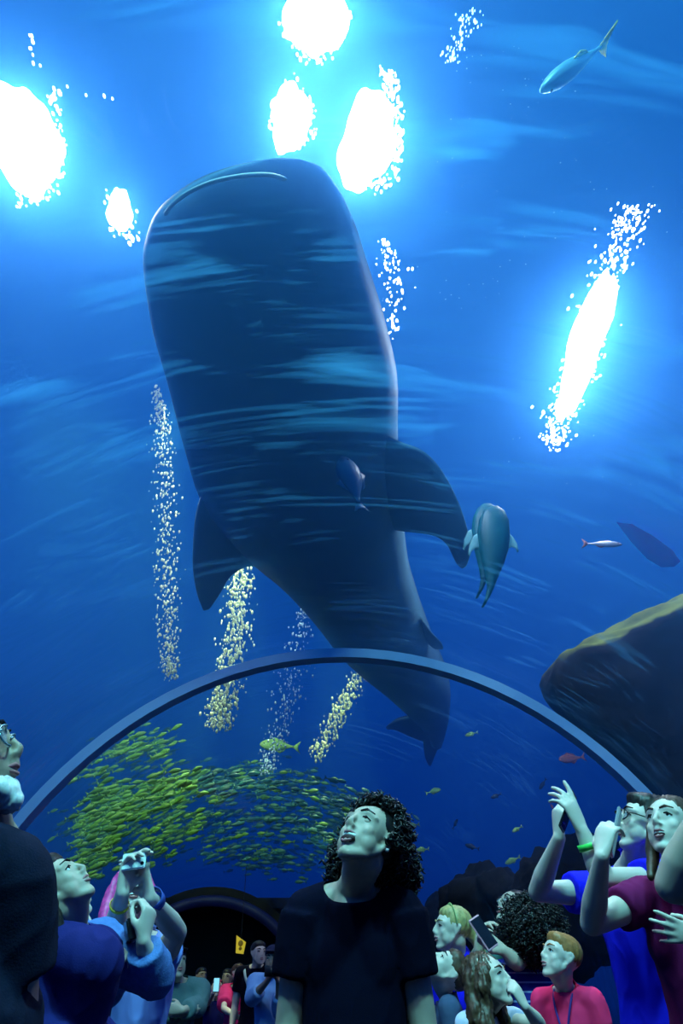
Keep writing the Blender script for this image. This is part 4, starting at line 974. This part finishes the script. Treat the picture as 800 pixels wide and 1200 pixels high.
# school of yellow-green fish around the far part of the tunnel
def school():
    rnd = random.Random(11)
    base_b = fish_mesh(depth=.15); bm = bmesh.new(); bm.from_mesh(base_b)
    for prof in (TAIL, DORS, ANAL):
        v, q = fin_plate([(x, z*1.1) for x, z in prof]); nv = [bm.verts.new(p) for p in v]
        for f in q: bm.faces.new([nv[i] for i in f])
    me = bpy.data.meshes.new('school_fish'); bm.to_mesh(me); bm.free(); me.polygons.foreach_set('use_smooth', [True]*len(me.polygons))
    m = mat('school_skin', (.16, .40, .03), rough=.4, spec=.6); me.materials.append(m)
    me2 = me.copy(); me2.materials.clear(); me2.materials.append(mat('school_skin_teal', (.05, .22, .20), rough=.4, spec=.5))
    # picture regions: (cx, cy, rx, ry, tilt, weight)
    blobs = [(165, 878, 42, 22, -.15, .09), (110, 905, 26, 16, -.2, .02), (120, 955, 45, 30, -.5, .14), (180, 935, 60, 26, -.3, .16), (112, 1000, 40, 20, -.6, .09), (250, 918, 80, 18, -.12, .12), (340, 925, 80, 20, .12, .10), (410, 950, 55, 24, .45, .06), (300, 960, 100, 28, 0, .14), (190, 985, 70, 22, -.4, .10), (310, 1005, 80, 20, .1, .12), (400, 985, 60, 26, .4, .14), (435, 960, 40, 26, .6, .10)]
    out = []; tries = 0
    while len(out) < 2800 and tries < 200000:
        tries += 1
        b = rnd.choices(blobs, [q[5] for q in blobs])[0]
        u, v = rnd.gauss(0, .52), rnd.gauss(0, .52); c, s_ = math.cos(b[4]), math.sin(b[4])
        px, py = b[0]+u*b[2]*c-v*b[3]*s_, b[1]+u*b[2]*s_+v*b[3]*c
        y = rnd.uniform(9.0, 25.0); p = at_y(px, py, y); r_ = math.hypot(p.x-cxx(y), p.z-ZC)
        if (r_ < R_T+dr(min(p.y, Y1))+.14 and p.y < Y1+.4) or (p.y > Y1 and p.z < 3.1 and abs(p.x-cxx(Y1)) < 2.4) or r_ > R_T+3.6 or p.z < ZC+.25: continue
        tilt = -.35+max(0, (px-230)/200)*.75 + rnd.gauss(0, .10)
        d = V3(math.cos(tilt), rnd.uniform(-.3, .3), -math.sin(tilt))*(1 if rnd.random() < .85 else -1)
        L = rnd.uniform(.14, .23)*(.75+.025*p.y)
        out.append((px_of(p)[2], px, py, p, d, L))
    out.sort(key=lambda q: q[0]/q[5])
    src = None
    for i, (z, px, py, p, d, L) in enumerate(out[:300]):
        me_ = me if (px < 240 or rnd.random() < .15) else me2
        o = bpy.data.objects.new('schooling_fish', me_); COL.objects.link(o)
        place(o, p, d, L, rnd.uniform(-.3, .3))
        tag(o, 'small yellow-green fish of the dense school around the far tunnel', 'fish', 'schooling fish around the far tunnel')
    for key, mesh_ in (('a', me), ('b', me2)):
        bm = bmesh.new()
        for i, (z, px, py, p, d, L) in enumerate(out[300:]):
            teal = not (px < 240 or (i*7 % 20) < 3)
            if teal != (key == 'b'): continue
            tmp = mesh_.copy(); B = frame(d); M = Matrix((Vector(d).normalized(), -B.col[0], B.col[2])).transposed().to_4x4(); tmp.transform(Matrix.Translation(p) @ M @ Matrix.Scale(L, 4)); bm.from_mesh(tmp); bpy.data.meshes.remove(tmp)
        mm = bpy.data.meshes.new('s'); bm.to_mesh(mm); bm.free()
        o = link('fish_school', mm, mesh_.materials[0]); tag(o, ('dense mass of green fish in the far left of the school' if key == 'a' else 'dim mass of teal fish in the far right of the school'), 'fish', kind='stuff')
school()

# ================================================================ rocks
ROCK = mat('reef_rock', (.005, .006, .009), rough=.95, noise_amt=.5, noise_scale=2.5, bump=.8, bump_scale=6)
nt = ROCK.node_tree; b = nt.nodes['Principled BSDF']; srcl = b.inputs['Base Color'].links[0].from_socket
ge = nt.nodes.new('ShaderNodeNewGeometry'); sx = nt.nodes.new('ShaderNodeSeparateXYZ'); nt.links.new(ge.outputs['Normal'], sx.inputs[0])
mr = nt.nodes.new('ShaderNodeMapRange'); mr.inputs[1].default_value = .50; mr.inputs[2].default_value = .85; nt.links.new(sx.outputs['Z'], mr.inputs[0])
mx = nt.nodes.new('ShaderNodeMixRGB'); nt.links.new(mr.outputs[0], mx.inputs[0]); nt.links.new(srcl, mx.inputs[1]); mx.inputs[2].default_value = (.16, .19, .03, 1); nt.links.new(mx.outputs[0], b.inputs['Base Color'])
ROCKD = mat('reef_rock_dark', (.010, .012, .016), rough=.95, noise_amt=.5, noise_scale=2.5, bump=.8, bump_scale=6)
def rock(name, label, soup, voxel, amp, scale, cat='rock', m=None):
    me = fuse(soup, voxel, 3)
    nm = [v.normal.copy() for v in me.vertices]
    for v, n_ in zip(me.vertices, nm):
        a = noise.noise(v.co*scale)+.5*noise.noise(v.co*scale*2.3)+.25*noise.noise(v.co*scale*5.1); v.co += n_*amp*a
    me.update(); c = sum((v.co for v in me.vertices), Vector())/len(me.vertices)
    o = link(name, me, m or ROCK); set_origin(o, c); tag(o, label, cat); return o
s = Soup()
poly = [(634, 800), (648, 776), (685, 752), (725, 735), (765, 720), (800, 702), (860, 690), (940, 700), (940, 930), (860, 1010), (790, 985), (745, 925), (705, 878), (664, 845), (640, 820)]
front = [at_y(x, y, 6.8) for x, y in poly]; mid = [at_y(x, y, 7.6) for x, y in poly]; back = [at_y(800+(x-800)*.9, 850+(y-850)*.85, 9.4) for x, y in poly]
cfr = sum(front, Vector())/len(front); fr2 = [lerp(p, cfr, .12) + V3(0, -.15, 0) for p in front]
n = len(poly); vs = fr2+mid+back; fs = []
for k in range(2):
    for i in range(n): fs.append((k*n+i, k*n+(i+1) % n, (k+1)*n+(i+1) % n, (k+1)*n+i))
fs.append(tuple(reversed(range(n)))); fs.append(tuple(range(2*n, 3*n))); s.add(vs, fs)
me_chk = s.mesh(); bm = bmesh.new(); bm.from_mesh(me_chk); bmesh.ops.recalc_face_normals(bm, faces=bm.faces); bmesh.ops.triangulate(bm, faces=bm.faces); bm.verts.ensure_lookup_table()
s.v = [v.co.copy() for v in bm.verts]; s.f = [tuple(v.index for v in f.verts) for f in bm.faces]; bm.free()
rock('rock_outcrop', 'large dark overhanging rock with an algae-covered edge above the visitors on the right', s, .10, .13, 1.1)
for i, (pts, lab) in enumerate(((((548, 1062, 10.6, .42), (572, 1043, 10.8, .42), (562, 1085, 10.7, .5), (600, 1060, 10.4, .5)), 'dark lumpy reef rock behind the blonde woman'),
                               (((650, 1050, 9.5, .55), (690, 1035, 9.8, .7), (665, 1090, 9.6, .6)), 'dark reef rock behind the raised elbow of the man in blue'),
                               (((508, 1078, 12.6, .35), (522, 1090, 12.6, .4)), 'small dark rock low beside the sleeve of the laughing woman'))):
    s = Soup()
    for (x, y, d, r_) in pts: s.ball(at_y(x, y, d), (r_, r_*.9, r_*.8))
    rock('reef_rock', lab, s, .06, .16, 2.8, m=ROCKD)

# ================================================================ lamps over the surface and their glitter
LAMP = mat('lamp_glow', (1, 1, 1), emit=((.72, .80, 1.0), 105)); 
def lump(cx_, cy_, rx, ry, ang=0.0, seed=0, n=40, j=.16):
    r = random.Random(seed); ph = [r.uniform(0, 6.3) for _ in range(4)]; out = []
    for i in range(n):
        t = 2*PI*i/n; q = 1+j*(math.sin(3*t+ph[0])*.5+math.sin(5*t+ph[1])*.35+math.sin(9*t+ph[2])*.25)
        x, y = rx*q*math.cos(t), ry*q*math.sin(t); out.append((cx_+x*math.cos(ang)-y*math.sin(ang), cy_+x*math.sin(ang)+y*math.cos(ang)))
    return out
def lamp(label, outl, m=None):
    pts = [at_h(x, y, SURF-.02) for x, y in outl]; c = sum(pts, Vector())/len(pts); n = len(pts)
    vs = [c+V3(0, 0, .0)]+pts+[p+V3(0, 0, .12) for p in pts]+[c+V3(0, 0, .12)]
    fs = [(0, 1+(i+1) % n, 1+i) for i in range(n)]+[(1+i, 1+(i+1) % n, 1+n+(i+1) % n, 1+n+i) for i in range(n)]+[(2*n+1, n+1+i, n+1+(i+1) % n) for i in range(n)]
    o = link('surface_lamp', mesh_from(vs, fs), m or LAMP); set_origin(o, c); tag(o, label, 'lamp'); return o
lamp('blazing lamp glow on the surface at the far left', lump(28, 168, 36, 66, -.35, 1))
lamp('blazing lamp glow cut by the top edge', lump(372, 12, 36, 56, .1, 2))
lamp('small round lamp glow touching the whale shark\'s snout', lump(340, 142, 22, 38, .05, 3))
lamp('wide lamp glow right of the whale shark\'s snout', lump(430, 168, 30, 58, .25, 4))
lamp('long slanting lamp glow far to the right', lump(688, 405, 17, 88, .33, 5))
lamp('little lamp glow left of the whale shark\'s head', lump(139, 250, 13, 22, -.2, 6))
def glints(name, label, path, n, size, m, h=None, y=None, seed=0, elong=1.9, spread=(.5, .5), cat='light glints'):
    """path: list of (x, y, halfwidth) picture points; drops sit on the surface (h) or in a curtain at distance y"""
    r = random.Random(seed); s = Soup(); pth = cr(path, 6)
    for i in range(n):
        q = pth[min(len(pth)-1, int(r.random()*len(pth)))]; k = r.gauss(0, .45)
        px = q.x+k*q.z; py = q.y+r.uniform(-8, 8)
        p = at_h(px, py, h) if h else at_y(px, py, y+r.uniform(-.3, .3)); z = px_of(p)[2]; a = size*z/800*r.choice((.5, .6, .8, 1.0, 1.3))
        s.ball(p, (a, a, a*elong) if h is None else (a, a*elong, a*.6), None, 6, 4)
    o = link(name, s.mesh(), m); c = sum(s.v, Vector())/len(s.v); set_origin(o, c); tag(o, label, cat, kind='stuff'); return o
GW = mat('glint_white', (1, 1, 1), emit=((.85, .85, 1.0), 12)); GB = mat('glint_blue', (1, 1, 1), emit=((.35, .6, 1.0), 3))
BUB = mat('glitter_pale', (.95, 1, .60), rough=.3, spec=.8); SPECKB = mat('speck_blue', (.6, .85, 1.0), rough=.3, spec=.8)  # BUB: pale drops that stand in for lamp glitter
hs = SURF-.15
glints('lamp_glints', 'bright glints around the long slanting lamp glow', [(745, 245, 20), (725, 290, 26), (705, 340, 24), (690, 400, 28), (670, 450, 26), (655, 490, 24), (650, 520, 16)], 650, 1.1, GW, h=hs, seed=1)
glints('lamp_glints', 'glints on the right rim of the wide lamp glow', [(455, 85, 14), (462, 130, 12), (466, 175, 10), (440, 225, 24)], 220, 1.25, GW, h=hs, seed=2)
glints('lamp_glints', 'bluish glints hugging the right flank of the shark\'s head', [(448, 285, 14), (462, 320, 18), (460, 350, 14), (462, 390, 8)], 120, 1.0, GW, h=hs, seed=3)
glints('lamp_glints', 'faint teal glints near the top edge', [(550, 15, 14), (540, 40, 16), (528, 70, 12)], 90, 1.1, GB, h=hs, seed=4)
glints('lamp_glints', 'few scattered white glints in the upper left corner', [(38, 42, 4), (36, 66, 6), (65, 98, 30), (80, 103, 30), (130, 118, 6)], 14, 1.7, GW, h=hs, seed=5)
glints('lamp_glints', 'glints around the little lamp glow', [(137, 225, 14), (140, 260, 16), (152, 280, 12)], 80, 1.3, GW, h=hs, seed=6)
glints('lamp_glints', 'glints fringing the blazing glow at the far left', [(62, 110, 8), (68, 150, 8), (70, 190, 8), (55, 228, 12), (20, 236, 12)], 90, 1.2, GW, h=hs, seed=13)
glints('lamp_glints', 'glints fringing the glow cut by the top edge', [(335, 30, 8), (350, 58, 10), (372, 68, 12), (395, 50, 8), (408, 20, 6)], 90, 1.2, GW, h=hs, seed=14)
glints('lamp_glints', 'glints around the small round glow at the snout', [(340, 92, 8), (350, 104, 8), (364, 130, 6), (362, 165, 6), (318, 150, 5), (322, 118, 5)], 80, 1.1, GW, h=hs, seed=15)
glints('sparkle_column', 'tall thin column of lamp glitter left of the whale shark', [(184, 460, 5), (190, 500, 13), (192, 560, 15), (196, 640, 17), (196, 700, 16), (198, 760, 14), (200, 790, 10)], 900, .95, BUB, y=8.0, seed=7, cat='sparkles')  # lamp glitter, modelled as upright columns of small pale drops
glints('sparkle_column', 'dense bright column of lamp glitter under the left pectoral fin', [(282, 672, 16), (278, 720, 20), (270, 770, 20), (262, 820, 22), (258, 850, 18)], 900, 1.15, BUB, y=9.5, seed=8, cat='sparkles')
glints('sparkle_column', 'faint bluish column of lamp glitter behind the top of the rib', [(358, 712, 10), (348, 770, 22), (335, 830, 20), (318, 880, 14), (312, 900, 10)], 500, .8, SPECKB, y=10, seed=9, cat='sparkles')
glints('sparkle_column', 'slanting column of lamp glitter just below the top of the rib', [(424, 784, 12), (408, 815, 14), (392, 845, 12), (372, 885, 12)], 420, 1.0, BUB, y=12.2, seed=10, cat='sparkles')
glints('water_specks', 'tiny pale specks drifting in the upper water', [(560, 60, 140), (620, 160, 170), (600, 330, 200), (350, 380, 150), (650, 560, 150)], 150, .55, SPECKB, h=5.0, seed=12, elong=1, cat='specks')

# faint magenta reflection, put on the acrylic as a tinted patch
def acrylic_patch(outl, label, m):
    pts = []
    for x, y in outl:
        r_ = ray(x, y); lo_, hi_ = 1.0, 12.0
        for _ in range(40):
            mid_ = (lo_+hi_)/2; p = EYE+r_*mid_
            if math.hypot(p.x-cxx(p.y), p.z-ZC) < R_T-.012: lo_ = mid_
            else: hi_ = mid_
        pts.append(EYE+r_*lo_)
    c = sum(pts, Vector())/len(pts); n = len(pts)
    o = link('magenta_reflection', mesh_from([c]+pts, [(0, 1+i, 1+(i+1) % n) for i in range(n)]), m); set_origin(o, c); tag(o, label, 'reflection_patch'); return o
mg = bpy.data.materials.new('magenta_reflection'); mg.use_nodes = True; b = mg.node_tree.nodes['Principled BSDF']; b.inputs['Base Color'].default_value = (.9, .02, .9, 1); b.inputs['Alpha'].default_value = .40; b.inputs['Roughness'].default_value = .3
acrylic_patch([(722, 612), (740, 614), (765, 628), (788, 645), (797, 658), (790, 664), (775, 665), (758, 655), (740, 636)], 'faint magenta reflection on the acrylic above the dark rock', mg)

# ================================================================ light
def spot(name, loc, aim, energy, col, size=1.2, angle=60, blend=.7):
    d = bpy.data.lights.new(name, 'SPOT'); d.energy = energy; d.color = col; d.shadow_soft_size = size; d.spot_size = math.radians(angle); d.spot_blend = blend
    o = bpy.data.objects.new(name, d); COL.objects.link(o); o.location = loc; o.rotation_euler = (Vector(aim)-Vector(loc)).to_track_quat('-Z', 'Y').to_euler(); return o
TEAL = (.23, .84, .92)
spot('added_spot', (1.9, -1.8, 10.2), (.5, 2.7, 1.3), 5200, TEAL, .35, 38)  # this and the next: teal spots added behind the camera for the visitors
spot('added_spot', (-2.3, -1.6, 10.2), (-.3, 2.7, 1.3), 3200, TEAL, .35, 38)
spot('added_spot', (-4.5, 6.5, 10.3), (-3.4, 13.5, 2.5), 3200, (.7, 1.0, .35), .5, 50)  # spot added to brighten the fish school
spot('added_spot', (5.0, 6.4, 10.3), (4.6, 7.6, 4.0), 120, (.8, 1.0, .5), .4, 50)  # extra weak spot aimed at the rock outcrop
spot('added_rib_spot', (0, -3.2, 10.0), (0, 5.7, 3.2), 1500, (.35, .8, 1.0), .4, 70)  # spot added behind the camera to brighten the rib
for (px, py, y, e_) in ((192, 620, 8.0, 2600), (272, 760, 9.5, 4600), (335, 820, 10, 1200), (396, 840, 12.2, 3800)):
    q = at_y(px, py, y); spot('added_column_spot', (q.x-.2, q.y-.3, 9.6), (q.x, q.y, q.z), e_, (.75, 1.0, .55), .1, 17, .6)  # spots added above the glitter columns to make their drops shine
